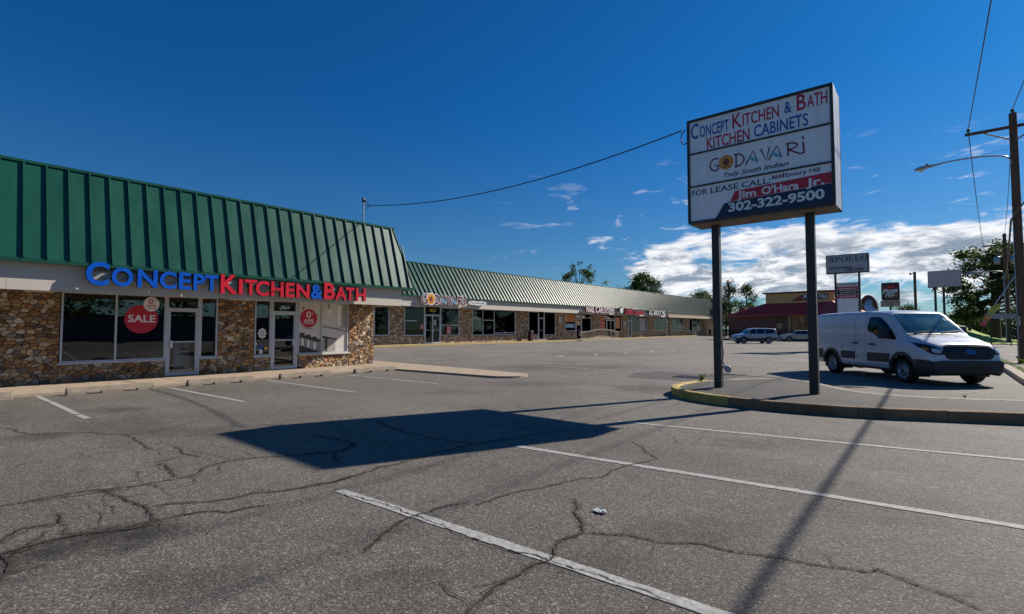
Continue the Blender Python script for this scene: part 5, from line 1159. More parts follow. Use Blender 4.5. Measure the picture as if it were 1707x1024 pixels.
def cp(zt, wt, zb, w=.88, lo=.24): return [(0,zt),(.5*wt,zt-.008),(wt,zt-.05),(wt+(w-wt)*.35,zt-(zt-zb)*.45),(w-.03,zb),(w,zb-.12),(w,.55),(w-.01,.40),(w-.05,lo+.04),(w-.12,lo)]
suv = [(-2.18,cp(1.45,.60,1.0,.80)),(-2.12,cp(1.58,.62,1.03,.85)),(-1.9,cp(1.65,.64,1.05,.87)),(-.9,cp(1.68,.66,1.05)),(.1,cp(1.67,.66,1.04)),(.45,cp(1.62,.64,1.03)),(.75,cp(1.44,.66,1.02)),(1.12,cp(1.15,.70,1.0)),(1.22,cp(1.08,.74,.98)),(1.7,cp(1.02,.74,.92)),(2.0,cp(.94,.72,.84,.86)),(2.15,cp(.82,.66,.74,.80)),(2.22,cp(.66,.60,.60,.74,.28))]
camr = math.radians
def heading(dx, dy): return math.atan2(dy, dx)
car('suv', 'silver blue five door SUV with dark lower cladding parked out in the far lot', 'car', 'silver', suv, (1.35,-1.27),
 [[(.02,1.08),(.02,1.54),(.36,1.52),(.88,1.10)], [(-.88,1.09),(-.88,1.56),(-.06,1.56),(-.06,1.08)], [(-1.86,1.12),(-1.98,1.50),(-.98,1.56),(-.98,1.10)]],
 [(-.62,1.14),(-.56,1.5),(.56,1.5),(.62,1.14)], [(-.62,1.1),(-.56,1.5),(.56,1.5),(.62,1.1)], .34, .86, (-15.5, 59.1, 0), heading(-.80, -.60),
 clad=[[(-.9,.36),(-.9,.60),(.98,.60),(.98,.36)], ring(1.35,.34,.39,.46,-5,185), ring(-1.27,.34,.39,.46,-5,185), [(1.78,.34),(1.78,.62),(2.12,.62),(2.16,.34)], [(-2.14,.36),(-2.14,.64),(-1.72,.64),(-1.72,.36)]], lampf=[(1.82,.70),(1.80,.86),(2.02,.82),(2.08,.72)], lampr=[(-2.16,1.0),(-2.13,1.55),(-2.04,1.55),(-2.02,1.0)],
 seams_=[[(-.02,.45),(-.02,1.5),(-.01,1.5),(-.01,.45)], [(-.93,.45),(-.93,1.5),(-.92,1.5),(-.92,.45)]], handles=[[(.0,.96),(.0,.99),(.16,.99),(.16,.96)], [(-.85,.97),(-.85,1.0),(-.7,1.0),(-.7,.97)]], mirror=(.78, 1.04), grp='cars in the far lot')
sed = [(-2.3,cp(.88,.55,.80,.74,.30)),(-2.22,cp(1.0,.62,.88,.82)),(-1.75,cp(1.05,.66,.92,.86)),(-1.2,cp(1.27,.60,.93)),(-.75,cp(1.41,.58,.93)),(-.1,cp(1.45,.58,.92)),(.35,cp(1.40,.58,.92)),(.8,cp(1.19,.62,.91)),(1.15,cp(.99,.68,.88)),(1.6,cp(.92,.70,.84)),(2.0,cp(.83,.68,.76,.84)),(2.2,cp(.70,.60,.64,.78)),(2.3,cp(.56,.54,.50,.70,.24))]
car('saloon_car', 'silver grey saloon car partly behind the right sign post, parked beyond the SUV', 'car', 'silver_grey', sed, (1.42,-1.35),
 [[(.06,.96),(.06,1.33),(.34,1.31),(.98,.98)], [(-.80,.97),(-.80,1.33),(0,1.35),(0,.96)], [(-1.38,1.0),(-.86,1.29),(-.86,.98)]],
 [(-.6,1.02),(-.52,1.32),(.52,1.32),(.6,1.02)], [(-.6,1.08),(-.52,1.3),(.52,1.3),(.6,1.08)], .32, .86, (-13.45, 71.6, 0), heading(-.85, -.53), lampf=[(1.82,.62),(1.72,.78),(2.02,.74),(2.14,.64)], lampr=[(-2.24,.78),(-2.2,.96),(-1.9,.96),(-1.98,.80)],
 seams_=[[(.03,.4),(.03,1.3),(.04,1.3),(.04,.4)], [(-.84,.4),(-.84,1.25),(-.83,1.25),(-.83,.4)]], mirror=(.92, .94), grp='cars in the far lot')
# ================================================================== BEYOND THE LOT
pz = thing('restaurant_building', 'brick restaurant with a red shingled mansard roof and tan parapet beyond the cars', 'building', (-17, 86, 0))
PX0, PX1, PY0 = -24.6, -7.5, 80.6
b = MB(); b.box(PX0, -16.4, PY0, PY0+.3, -.1, 3.45); b.box(PX0, PX0+.3, PY0+.3, PY0+14, -.1, 3.45); b.box(-13.0, PX1, PY0, PY0+.3, -.1, 1.2); b.box(PX1-.3, PX1, PY0+.3, PY0+14, -.1, 3.45); b.box(-16.4, -13.0, PY0, PY0+.3, -.1, 1.3); b.box(PX0+.3, PX1-.3, PY0+13.7, PY0+14, -.1, 3.45); b.build('wall', M['brick'], pz)
b = MB(); b.box(-16.4, -16.1, PY0-.05, PY0+.3, 1.3, 3.45); b.box(-13.2, -12.9, PY0-.05, PY0+.3, 1.3, 3.45); b.box(PX0-.05, PX1+.05, PY0-.06, PY0+.3, 3.452, 3.66); b.box(-14.95, -14.35, PY0-.04, PY0+.2, 2.5, 3.45); b.box(-9.9, -9.6, PY0-.05, PY0+.3, 1.2, 3.45); b.build('trim', M['stucco'], pz)
window(pz, 0, 0, 0, 0) if False else None
def front_window(parent, x0, x1, z0, z1, y, mull=(), w=.07, fm='brown_trim'):
    f = MB(); f.box(x0, x0+w, y-.02, y+.1, z0, z1); f.box(x1-w, x1, y-.02, y+.1, z0, z1); f.box(x0+w, x1-w, y-.02, y+.1, z0, z0+w); f.box(x0+w, x1-w, y-.02, y+.1, z1-w, z1)
    for m in mull: f.box(m-w/2, m+w/2, y-.015, y+.1, z0+w, z1-w)
    o = f.build('window', M[fm], parent); MB().box(x0+w, x1-w, y+.04, y+.05, z0+w, z1-w).build('pane', M['glass'], o)
front_window(pz, -16.1, -13.2, 1.3, 3.45, PY0, (-14.97, -14.3)); front_window(pz, -12.9, -9.9, 1.2, 3.45, PY0, (-11.4,)); front_window(pz, -9.6, -7.6, 1.2, 3.45, PY0, ())
front_window(pz, -17.95, -17.2, 2.45, 3.42, PY0-.02); MB().box(-17.9, -17.2, PY0-.05, PY0-.004, 1.65, 2.42).build('boarded_panel', M['stucco'], pz)
b = MB(); b.box(PX0+.3, PX1-.3, PY0+4, PY0+4.1, 0, 3.4); b.build('interior', M['inside'], pz)
# hipped mansard skirt
e0, e1, ef, eb = PX0-.3, PX1+.5, PY0-.75, PY0+14.5
i0, i1, jf, jb = -19.65, -10.9, 82.0, PY0+12
b = MB(); zt0, zt1 = 3.62, 5.42
b.add([(e0,ef,zt0),(e1,ef,zt0),(i1,jf,zt1),(i0,jf,zt1),(e0,eb,zt0),(e1,eb,zt0),(i1,jb,zt1),(i0,jb,zt1)], [(0,1,2,3),(1,5,6,2),(4,0,3,7),(5,4,7,6),(3,2,6,7)])
for k in range(1, 9):        # shingle courses
    f_ = k/9; y = ef+(jf-ef)*f_; z = zt0+(zt1-zt0)*f_; xa = e0+(i0-e0)*f_; xb = e1+(i1-e1)*f_
    b.hexa([(xa,y-.05,z),(xb,y-.05,z),(xb,y+.02,z-.0),(xa,y+.02,z)], [(xa,y-.03,z+.03),(xb,y-.03,z+.03),(xb,y+.06,z+.06),(xa,y+.06,z+.06)])
# wing roof at the right
b.add([(-13.3,77.4,3.62),(-13.3,79.85,3.62),(-10.9,81.95,5.41),(-10.9,79.4,5.41),(-8.5,77.4,3.62),(-8.5,81.9,3.62)], [(0,3,2,1),(0,4,3),(4,5,2,3)])
rfo = b.build('roof', M['red_roof'], pz)
b = MB(); b.box(-13.0,-8.8,78.0,78.2,-.1,1.2); b.box(-13.0,-12.6,78.0,78.2,1.2,3.5); b.box(-9.2,-8.8,78.0,78.2,1.2,3.5); b.box(-13.0,-12.8,78.2,80.6,-.1,3.5); b.box(-9.0,-8.8,78.2,80.6,-.1,3.5); b.build('wing_wall', M['brick'], pz)
front_window(pz, -12.6, -9.2, 1.2, 3.5, 78.05, (-10.9,))
b = MB(); b.box(e0-.02, e1+.02, ef-.06, ef+.04, zt0-.14, zt0+.01); b.box(e1-.04, e1+.06, ef+.04, eb, zt0-.14, zt0+.01); b.build('gutter', M['red_roof'], pz)
b = MB(); b.box(i0, i1, jf-.05, jf+.3, zt1-.3, 6.78); b.box(i1-.3, i1, jf+.3, jb, zt1-.3, 6.78); b.box(i0, i0+.3, jf+.3, jb, zt1-.3, 6.78); b.build('parapet', M['stucco'], pz)
b = MB(); b.box(i0-.35, i1+.3, jf-.35, jf+.4, 6.782, 7.0); b.box(i1-.2, i1+.3, jf+.4, jb, 6.782, 7.0); b.build('cornice', M['brown_trim'], pz)
b = MB(); b.box(-24.0, -23.6, 86, 86.5, 3.4, 5.0); b.build('chimney', M['brick'], rfo)
b = MB(); b.box(-23.2, -21.6, 87, 88.5, 4.1, 5.2); b.build('roof_unit', M['grey_ink'], pz)
ps = thing('restaurant_sign', 'slanted white letters reading Pizza Hut with a red roof emblem on the tan restaurant parapet', 'sign', (-13.5, 81.9, 5.6))
def hat(mb, o, s):
    mb.prism([(-1.0,0),(-.9,.10),(-.45,.20),(-.25,.50),(-.05,.58),(.10,.50),(.30,.58),(.45,.24),(.85,.12),(1.05,.02),(.3,.06),(-.3,.04)], o, (s,0,0), (0,0,s), (0,-.06,0))
ya = jf-.051
b = MB(); b.prism([(-16.15,5.66),(-15.75,5.98),(-15.0,6.45),(-11.7,6.52),(-11.5,6.4),(-11.75,5.9),(-13.5,5.72)], (0,ya,0), UX, UZ, (0,-.05,0)); b.build('backing', M['brown_trim'], ps)
b = MB(); hat(b, (-15.2,ya-.052,5.78), .82); b.build('roof_emblem', M['red_ink'], ps)
b = MB(); b.text('Pizza', (-14.72,ya-.052,5.92), UX, UZ, .48, 1.65, .05, .035, .22); b.text('Hut', (-12.75,ya-.052,5.98), UX, UZ, .48, 1.05, .05, .035, .22); b.build('lettering', M['white_ink'], ps)
# Apollo directory sign
ap_ = thing('directory_sign', 'two post sign with a grey APOLLO SHOPPING CENTER panel above shop panels', 'sign', (-4.9, 43.2, 0))
b = MB(); b.box(-6.2, -3.62, 43.05, 43.6, 5.60, 6.95); b.build('cabinet', M['sign_frame'], ap_)
MB().box(-6.14, -3.69, 43.03, 43.049, 5.66, 6.89).build('panel', mat('weathered_grey_panel', (.36,.37,.38), .6, .12, 3), ap_)
def serif(mb, ch, x, z, w, h, y, s=.16):
    def bar(x0, z0, x1, z1, t): mb.hexa([(x+(x0-t/2)*w,y,z+z0*h),(x+(x0+t/2)*w,y,z+z0*h),(x+(x1+t/2)*w,y,z+z1*h),(x+(x1-t/2)*w,y,z+z1*h)], [(x+(x0-t/2)*w,y-.006,z+z0*h),(x+(x0+t/2)*w,y-.006,z+z0*h),(x+(x1+t/2)*w,y-.006,z+z1*h),(x+(x1-t/2)*w,y-.006,z+z1*h)])
    def hb(x0, x1, z0, t=.06): mb.box(x+x0*w, x+x1*w, y-.006, y, z+(z0-t/2)*h, z+(z0+t/2)*h)
    def el(cx, cz, rx, rz, a0, a1, thick, thin):
        for k in range(20):
            A0, A1 = R(a0+(a1-a0)*k/20), R(a0+(a1-a0)*(k+1)/20); q = []
            for A in (A0, A1):
                t = thin+(thick-thin)*abs(math.cos(A)); q.append(((cx+rx*math.cos(A))*w, (cz+rz*math.sin(A))*h, (cx+(rx-t)*math.cos(A))*w, (cz+(rz-t*.55)*math.sin(A))*h))
            mb.add([(x+q[0][0],y-.004,z+q[0][1]),(x+q[1][0],y-.004,z+q[1][1]),(x+q[1][2],y-.004,z+q[1][3]),(x+q[0][2],y-.004,z+q[0][3])], [(0,1,2,3)])
    if ch == 'A': bar(.12,0,.5,1,.07); bar(.88,0,.5,1,.2); hb(.28,.75,.35); hb(0,.28,.02); hb(.7,1,.02)
    if ch == 'P': bar(.22,0,.22,1,.18); el(.35,.74,.55,.27,90,-90,.2,.07); hb(.05,.42,.02); hb(.05,.38,.98); hb(.2,.42,.48)
    if ch == 'O': el(.5,.5,.5,.52,0,360,.22,.08)
    if ch == 'L': bar(.25,0,.25,1,.18); hb(.05,.95,.03,.07); hb(.05,.45,.98); bar(.92,0,.95,.28,.06)
b = MB(); x = -6.03
for ch, w_l in zip('APOLLO', (.38,.30,.42,.32,.32,.42)): serif(b, ch, x, 6.44, w_l, .36, 43.028); x += w_l+.045
b.text('SHOPPING', (-5.98,43.026,5.90), UX, UZ, .16, 1.38, .006, .025); b.text('CENTER', (-5.02,43.026,5.72), UX, UZ, .18, 1.10, .006, .025)
b.build('lettering', M['black_ink'], ap_)
b = MB(); stroke(b, [(-6.12+i*.06, 6.25+.06*math.sin(i*.165+.1)) for i in range(41)], (0,43.03,0), UX, UZ, .02, .005); b.build('wave_line', M['paper'], ap_)
for x in (-5.66, -4.22): MB().box(x-.06, x+.06, 43.15, 43.4, 0, 5.6).build('post', M['sign_frame'], ap_)
b = MB(); b.box(-5.59, -4.29, 43.22, 43.36, 2.0, 4.92); b.build('directory_frame', M['white'], ap_)
zz = 4.90
for m_, txt, h in [('paper','GODAVARI',.27),('red_ink','Little Caesars Pizza',.29),('black_ink','ALL ABOUT ME',.27),('red_ink','NAIL CARE SYSTEMS',.28),('white','',.30),('white','',.28),('white','',.28),('white','',.28),('white','',.28)]:
    po = MB().box(-5.56, -4.32, 43.20, 43.219, zz-h+.02, zz).build('shop_panel', M[m_], ap_)
    if txt: MB().text(txt, (-5.42,43.198,zz-h+.02+h*.27), UX, UZ, h*.38, 1.0, .004, .02).build('lettering', M['white_ink' if m_ != 'paper' else 'grey_ink'], po)
    zz -= h+.012
# pizza pylon with letter board
pp = thing('pylon_sign', 'dark square Pizza Hut sign above a pale letter board on one post', 'sign', (-3.55, 62.2, 0))
b = MB(); b.bbox(-4.28, -2.82, 62, 62.5, 4.42, 6.18, .12); b.build('cabinet', M['brown_trim'], pp)
b = MB(); hat(b, (-3.5,61.995,5.56), .62); b.build('roof_emblem', M['red_ink'], pp)
b = MB(); b.text('Pizza', (-4.18,61.99,5.06), (1,0,.12), UZ, .42, 1.22, .02, .03, .22); b.text('Hut', (-3.95,61.99,4.72), (1,0,.12), UZ, .38, .75, .02, .03, .22); b.build('lettering', M['white_ink'], pp)
b = MB(); b.prism([(-3.95,4.50),(-2.95,4.92),(-2.95,5.02),(-3.85,4.55)], (0,61.99,0), UX, UZ, (0,-.02,0)); b.build('swoosh', M['orange_ink'], pp)
b = MB(); b.box(-4.36, -2.79, 62.02, 62.42, 3.77, 4.40); b.build('letter_board', M['tan'], pp)
b = MB(); b.text('LARGE BUFFET', (-4.20,62.018,4.14), UX, UZ, .16, 1.3, .01, .01); b.text('8.79', (-3.85,62.018,3.86), UX, UZ, .14, .5, .01, .01); b.build('board_lettering', M['grey_ink'], pp)
MB().box(-3.66, -3.48, 62.1, 62.3, 0, 3.77).build('post', M['sign_frame'], pp)
# lamp post, blank sign, arched facade
lp = thing('lamp_post', 'plain brown lamp post with a small lamp at its top, left of the blank sign', 'lamp post', (-1.95, 74, 0))
MB().box(-2.07, -1.81, 73.9, 74.16, 0, 8.15).build('post', M['wood_pole'], lp)
b = MB(); b.tube([(-1.94,74,7.95),(-2.2,73.9,8.0)], .05, 6); b.lathe([(.0,.1),(.12,.08),(.18,-.1),(.1,-.14),(0,-.14)], (-2.3,73.85,7.98), (-.5,0,.8), 10); b.build('lamp', M['galv'], lp)
bl = thing('blank_sign', 'blank pale grey sign cabinet on two posts above the van', 'sign', (.3, 65.3, 0))
b = MB(); b.box(-.70, 1.80, 65.0, 65.55, 5.68, 7.32); b.build('cabinet', M['sign_frame'], bl)
for a, c in ((-.66,.56),(.57,1.76)): MB().box(a, c, 64.98, 64.999, 5.72, 7.28).build('panel', mat('weathered_blank_panel', (.50,.47,.44), .6, .05, 2), bl)
for x, y in ((-.14, 65.2), (.5, 65.35)): MB().box(x-.12, x+.08, y, y+.2, 0, 5.7).build('post', M['pole'], bl)
b = MB(); b.tube([(-.3,65.1,5.68),(-.3,65.1,5.45),(-.42,65.0,5.3)], .06, 6); b.build('lamp', M['black'], bl)
ar_ = thing('arched_building', 'small brown building front with a rounded arch gable and white awning behind the directory sign', 'building', (-10.4, 120.5, 0))
def arch_pts(r0, zc, n=18): return [(r0*math.cos(R(180-180*i/n)), zc+r0*1.7*math.sin(R(180*i/n))) for i in range(n+1)]
b = MB(); o = arch_pts(1.45, 5.7); b.prism([(-1.45,0)]+o+[(1.45,0)], (-10.4,120.6,0), UX, UZ, (0,3,0)); b.build('wall', M['brown_ink'], ar_)
b = MB(); A = arch_pts(1.50, 5.7); B = arch_pts(1.12, 5.7)
for i in range(18): b.hexa([(-10.4+A[i][0],120.3,A[i][1]),(-10.4+A[i+1][0],120.3,A[i+1][1]),(-10.4+B[i+1][0],120.3,B[i+1][1]),(-10.4+B[i][0],120.3,B[i][1])], [(-10.4+A[i][0],120.59,A[i][1]),(-10.4+A[i+1][0],120.59,A[i+1][1]),(-10.4+B[i+1][0],120.59,B[i+1][1]),(-10.4+B[i][0],120.59,B[i][1])])
b.build('arch_band', M['brown_trim'], ar_)
b = MB(); b.prism([(-.75,5.7)]+arch_pts(.62, 6.35)+[(.62,5.9)], (-10.35,120.598,0), UX, UZ, (0,-.03,0)); b.build('window', M['lblue_ink'], ar_)
b = MB(); b.hexa([(-11.3,120.3,6.4),(-10.0,120.3,6.15),(-8.9,119.0,5.2),(-10.6,119.0,5.2)], [(-11.3,120.3,6.35),(-10.0,120.3,6.1),(-8.9,119.0,5.1),(-10.6,119.0,5.1)]); b.build('awning', M['white'], ar_)
# low grey board on two posts, slanted flag, distant shed
gf = thing('board_frame', 'long grey board carried between two thin dark posts at the pavement', 'frame', (4.1, 60, .1))
MB().box(3.1, 5.4, 60.0, 60.08, 2.46, 2.88).build('board', mat('grey_board', (.34,.34,.35), .7, .1, 2), gf)
for x in (3.44, 4.66): MB().box(x-.035, x+.035, 60.09, 60.16, .1, 2.9).build('post', M['black'], gf)
fg = thing('flag', 'slanted advertising flag, yellow green above pink, leaning off a pole near the roadside', 'flag', (3.2, 42.2, 4.0))
MB().tube([(3.75,42.2,5.1),(3.1,42.1,3.88),(1.95,42,1.85)], [.05,.04,.02], 6).build('pole', M['galv'], fg)
def cloth(p, q, w, m_, nm):
    b = MB(); vs = []; P, Q = Vector(p), Vector(q); t = (Q-P).normalized(); n = Vector((-t.z, 0, t.x))
    for i in range(9):
        for j in range(5): vs.append(P+(Q-P)*(i/8)+n*w*(j/4-.5)+Vector((0, .05*math.sin(i*1.1+j*.9), 0)))
    b.add(vs, [(i*5+j, (i+1)*5+j, (i+1)*5+j+1, i*5+j+1) for i in range(8) for j in range(4)], 0, True); return b.build(nm, M[m_], fg)
M['flag_yellow'] = mat('yellow_green_cloth', (.50,.46,.10), .8, .25, 2.5); M['flag_pink'] = mat('pink_cloth', (.58,.14,.14), .8, .3, 3); M['flag_orange'] = mat('orange_cloth', (.62,.30,.10), .8, .25, 3)
cloth((2.80,41.95,3.05),(2.40,41.95,2.50),.32,'flag_yellow','yellow_cloth'); cloth((2.36,41.95,2.42),(2.18,41.95,2.05),.28,'flag_orange','orange_cloth'); cloth((2.17,41.95,2.03),(2.02,41.95,1.74),.26,'flag_pink','pink_cloth')
b = MB(); stroke(b, [(2.66,2.80),(2.58,2.84),(2.54,2.76),(2.62,2.70),(2.66,2.74)], (0,41.9,0), UX, UZ, .04, .005); b.build('emblem', M['green_ink'], fg)
sh = thing('shed', 'far off white building with a dark red band behind the frame posts at the roadside', 'building', (6.2, 130, 0))
b = MB(); b.box(6.0, 9.0, 128, 132, 0, 3.1); b.build('wall', M['paper'], sh); b = MB(); b.box(5.98, 9.02, 127.97, 127.999, 1.5, 2.2); b.build('band', M['red_ink'], sh); b = MB(); b.box(5.8, 9.2, 127.8, 132.2, 3.101, 3.3); b.build('roof', M['brown_trim'], sh)
for i in range(3): b = MB(); b.box(6.3+i*.95, 6.9+i*.95, 127.95, 127.999, .3, 1.3); b.build('window', M['black'], sh)
# ---- utility poles, street lamp, cables
up = thing('utility_pole', 'tall weathered wooden utility pole with a crossarm at the right edge', 'utility pole', (2.72, 30.5, .1), 'utility poles')
b = MB(); b.tube([(2.72,30.5,-.1),(2.72,30.5,5),(2.72,30.5,10.95)], [.175,.158,.13], 14); b.build('pole', M['wood_pole'], up)
b = MB(); b.box(1.15, 4.3, 30.27, 30.36, 10.25, 10.37); b.build('crossarm', M['wood_pole'], up)
b = MB(); b.tube([(1.75,30.32,10.26),(2.62,30.34,9.75)], .035, 6); b.tube([(3.7,30.32,10.26),(2.82,30.34,9.75)], .035, 6); b.build('brace', M['galv'], up)
for x, z in ((1.27,10.37),(4.1,10.37),(2.72,10.95)): b = MB(); b.lathe([(.025,0),(.03,.06),(.075,.08),(.08,.11),(.045,.13),(.06,.16),(.04,.2),(.001,.21)], (x,30.31 if x != 2.72 else 30.5,z), UZ, 12); b.build('insulator', M['brown_trim'], up)
b = MB(); b.box(2.60,2.66,30.30,30.34,1.7,2.1); b.build('tag_plate', M['galv'], up)
b = MB(); b.tube([(2.58,30.38,.1),(2.575,30.38,6.5)], .02, 6); b.build('riser', M['galv'], up)
sl_ = thing('street_lamp', 'cobra head street lamp on a long curved arm fixed to the wooden utility pole', 'street lamp', (2.6, 30.4, 8.9))
b = MB(); b.tube(smooth_poly([(2.62,30.42,8.72),(2.55,30.4,8.98),(2.25,30.4,9.14),(1.6,30.4,9.24),(.8,30.4,9.26),(.2,30.4,9.22)], 5), .035, 8); b.tube([(2.62,30.42,9.42),(1.2,30.4,9.27)], .008, 4); b.build('arm', M['galv'], sl_)
b = MB(); vs = []
for i, (x, w, h) in enumerate([(.3,.05,.05),(.12,.07,.06),(-.1,.13,.10),(-.35,.17,.13),(-.55,.14,.11),(-.68,.05,.05)]):
    vs.append([(x, 30.4+w*math.cos(2*math.pi*k/12), 9.21-.11*(0.3-x)+h*math.sin(2*math.pi*k/12)*(.8 if math.sin(2*math.pi*k/12) > 0 else .6)) for k in range(12)])
flatv = [p for r_ in vs for p in r_]; b.add(flatv, [(i*12+k, i*12+(k+1) % 12, (i+1)*12+(k+1) % 12, (i+1)*12+k) for i in range(5) for k in range(12)], 0, True); b.add(flatv, [list(range(12)), list(range(60, 72))]); lh = fixn(b.build('head', M['galv'], sl_))
b = MB(); b.lathe([(.12,0),(.11,-.04),(.07,-.09),(.001,-.11)], (-.42,30.4,9.07), UZ, 14); b.build('lens', M['lamp_glass'], sl_)
b = MB(); b.lathe([(.035,0),(.04,.06),(.001,.08)], (-.2,30.4,9.26), UZ, 10); b.build('photocell', M['black'], sl_)
u2 = thing('utility_pole', 'farther wooden utility pole with grey transformers in front of the big dark tree', 'utility pole', (5.65, 75, 0), 'utility poles')
b = MB(); b.tube([(5.65,75,-.1),(5.65,75,5),(5.65,75,11.8)], [.22,.19,.15], 12); b.build('pole', M['wood_pole'], u2)
b = MB(); b.box(3.9, 7.3, 74.75, 74.87, 10.5, 10.65); b.build('crossarm', M['wood_pole'], u2)
for x in (5.0, 6.25): b = MB(); b.lathe([(.001,-.38),(.24,-.36),(.26,-.3),(.26,.34),(.22,.4),(.001,.42)], (x,74.9,8.95), UZ, 14); b.tube([(x,74.9,9.3),(x,74.9,9.5)], .04, 6); b.build('transformer', M['galv'], u2)
b = MB(); b.tube([(5.50,74.85,7.5),(5.3,74.8,7.75),(4.4,74.8,7.85),(3.5,74.8,7.80)], .05, 6); b.lathe([(.05,-.5),(.16,-.2),(.2,.2),(.12,.5),(.02,.58)], (3.0,74.8,7.75), (-1,0,-.08), 10); b.build('lamp_arm', M['galv'], u2)
b = MB(); b.tube([(5.48,74.8,.2),(5.47,74.8,7.4)], .06, 6); b.build('riser', M['galv'], u2)
def cable(name, lab, a, b_, s, r): tag(MB().tube(sag(a, b_, s, 30), r, 6).build(name, M['wire'], origin=a), lab, 'cable', 'overhead cables along the road')
cable('power_cable', 'thin power cable running overhead from the left end of the near crossarm', (1.27,30.31,10.55), (1.3,-45,10.5), .9, .016)
cable('power_cable', 'power cable from the near crossarm dropping to the far utility pole', (1.27,30.31,10.55), (4.0,74.8,10.7), .9, .018)
cable('power_cable', 'power cable leaving the top of the near utility pole up out of the picture', (2.72,30.5,11.12), (2.9,-45,11.0), .9, .016)
cable('power_cable', 'power cable from the near pole top to the far utility pole', (2.72,30.5,11.12), (5.65,75,11.8), .9, .016)
cable('telephone_cable', 'thick telephone bundle lashed along the utility poles low on the near pole', (2.53,30.5,6.3), (2.75,-40,6.2), .25, .033)
cable('telephone_cable', 'thick telephone bundle between the near pole and the far pole', (2.53,30.5,6.3), (5.47,74.9,6.6), .5, .04)
cable('stay_cable', 'drop cable from the far pole across to the blank sign', (5.5,74.8,7.2), (.3,65.3,7.3), .9, .014)
cable('stay_cable', 'low cable crossing behind the blank sign and lamp post', (5.5,74.8,6.4), (-24,92,5.6), .6, .015)
# ================================================================== TREES AND PLANTS
def leaf_quads(mb, c, n, sx, sz, ls, rnd, m=0):
    for _ in range(n):
        p = Vector(c)+Vector((rnd.gauss(0, sx), rnd.gauss(0, sx), rnd.gauss(0, sz)))
        u = Vector((rnd.gauss(0, 1), rnd.gauss(0, 1), rnd.gauss(0, .6))).normalized(); w = u.cross(Vector((rnd.gauss(0, 1), rnd.gauss(0, 1), rnd.gauss(0, 1)))).normalized()
        l, k = ls*rnd.uniform(.6, 1.3), ls*rnd.uniform(.3, .6)
        mb.add([p-u*l*.5, p+w*k*.5, p+u*l*.5, p-w*k*.5], [(0,1,2,3)], m)
def tree(name, label, x, y, h, rw, zb, seed, leaf='leaf', clumps=40, per=70, ls=.28, sparse=.0, group=None, trunk_r=None, spread=.16, cat='tree', low=.3, centers=None):
    rnd = random.Random(seed); t = thing(name, label, cat, (x, y, 0), group); tr_ = trunk_r or h*.022
    tb = MB(); top = Vector((x+rnd.uniform(-.3, .3), y, h*.72)); path = [Vector((x, y, -.1)), Vector((x+rnd.uniform(-.1, .1), y, h*.25)), Vector((x+rnd.uniform(-.3, .3), y, h*.5)), top]
    tb.tube(path, [tr_*1.2, tr_, tr_*.7, tr_*.35], 9); cb = MB(); cz = (zb+h)/2; rz = (h-zb)/2
    for i in range(len(centers) if centers else clumps):
        a = rnd.uniform(0, 2*math.pi); v = rnd.uniform(-1, 1)
        rr = (max(0, 1-v*v))**.5*rnd.uniform(.45, 1.0); q = rnd.uniform(.85, 1.08)
        shape = 1-low*max(0, v)
        c = Vector((x+math.cos(a)*rr*rw*shape*q, y+math.sin(a)*rr*rw*shape*q, cz+v*rz*.92))
        if centers: c = Vector((centers[i][0], y+rnd.uniform(-1, 1)*rw*.75, centers[i][1]))
        base = path[1].lerp(top, max(0, min(1, (c.z-h*.25)/(h*.55)-.15)))
        mid = (base+c)/2+Vector((0, 0, -.05*h*rnd.random())); tb.tube([base, mid, c], [tr_*.32, tr_*.18, tr_*.05], 5, cap=False)
        if rnd.random() < sparse:
            e = c+(c-mid)*.5; tb.tube([c, e], [tr_*.08, tr_*.02], 4, cap=False); leaf_quads(cb, e, int(per*.3), rw*spread*.6, rz*spread*.6, ls, rnd); continue
        leaf_quads(cb, c, per, rw*spread*rnd.uniform(.7, 1.3), rz*spread*rnd.uniform(.6, 1.1), ls, rnd)
    tb.build('trunk', M['trunk'], t); cb.build('crown', M[leaf], t); return t
G1 = 'trees rising behind the strip roof'
tree('tree', 'thin ragged tree behind the strip roof, left of the rounder one', -70.5, 110.0, 17.6, 6.2, 9.5, 11, 'leaf', 26, 110, .6, .35, G1, spread=.12)
tree('tree', 'round leafy tree behind the strip roof left of the big sign', -57.9, 120.3, 15.8, 4.9, 8.0, 12, 'leaf', 60, 130, .55, 0, G1, spread=.17)
tree('tree', 'low flat topped tree peeping over the strip roof just left of the left sign post', -46.6, 130.5, 10.9, 4.6, 6, 13, 'leaf', 40, 80, .5, 0, G1, spread=.22)
tree('tree', 'small dark treetop at the foot of the round tree over the strip roof', -62.8, 116.5, 11.9, 2.2, 7, 18, 'leaf_dark', 16, 60, .5, 0, G1)
tree('tree', 'layered open tree just right of the left sign post', -36.6, 120.5, 12.6, 2.6, 6.0, 14, 'pine', 30, 60, .42, .3, 'trees between strip and restaurant', spread=.13)
tree('tree', 'dark bushy tree between the open tree and the restaurant roof', -32.4, 118.0, 11.2, 2.6, 5.0, 15, 'leaf_dark', 36, 80, .42, .15, 'trees between strip and restaurant')
tree('tree', 'lower green tree filling the gap left of the red restaurant roof', -34.8, 112.0, 7.6, 3.2, 2.2, 16, 'leaf', 40, 80, .4, 0, 'trees between strip and restaurant')
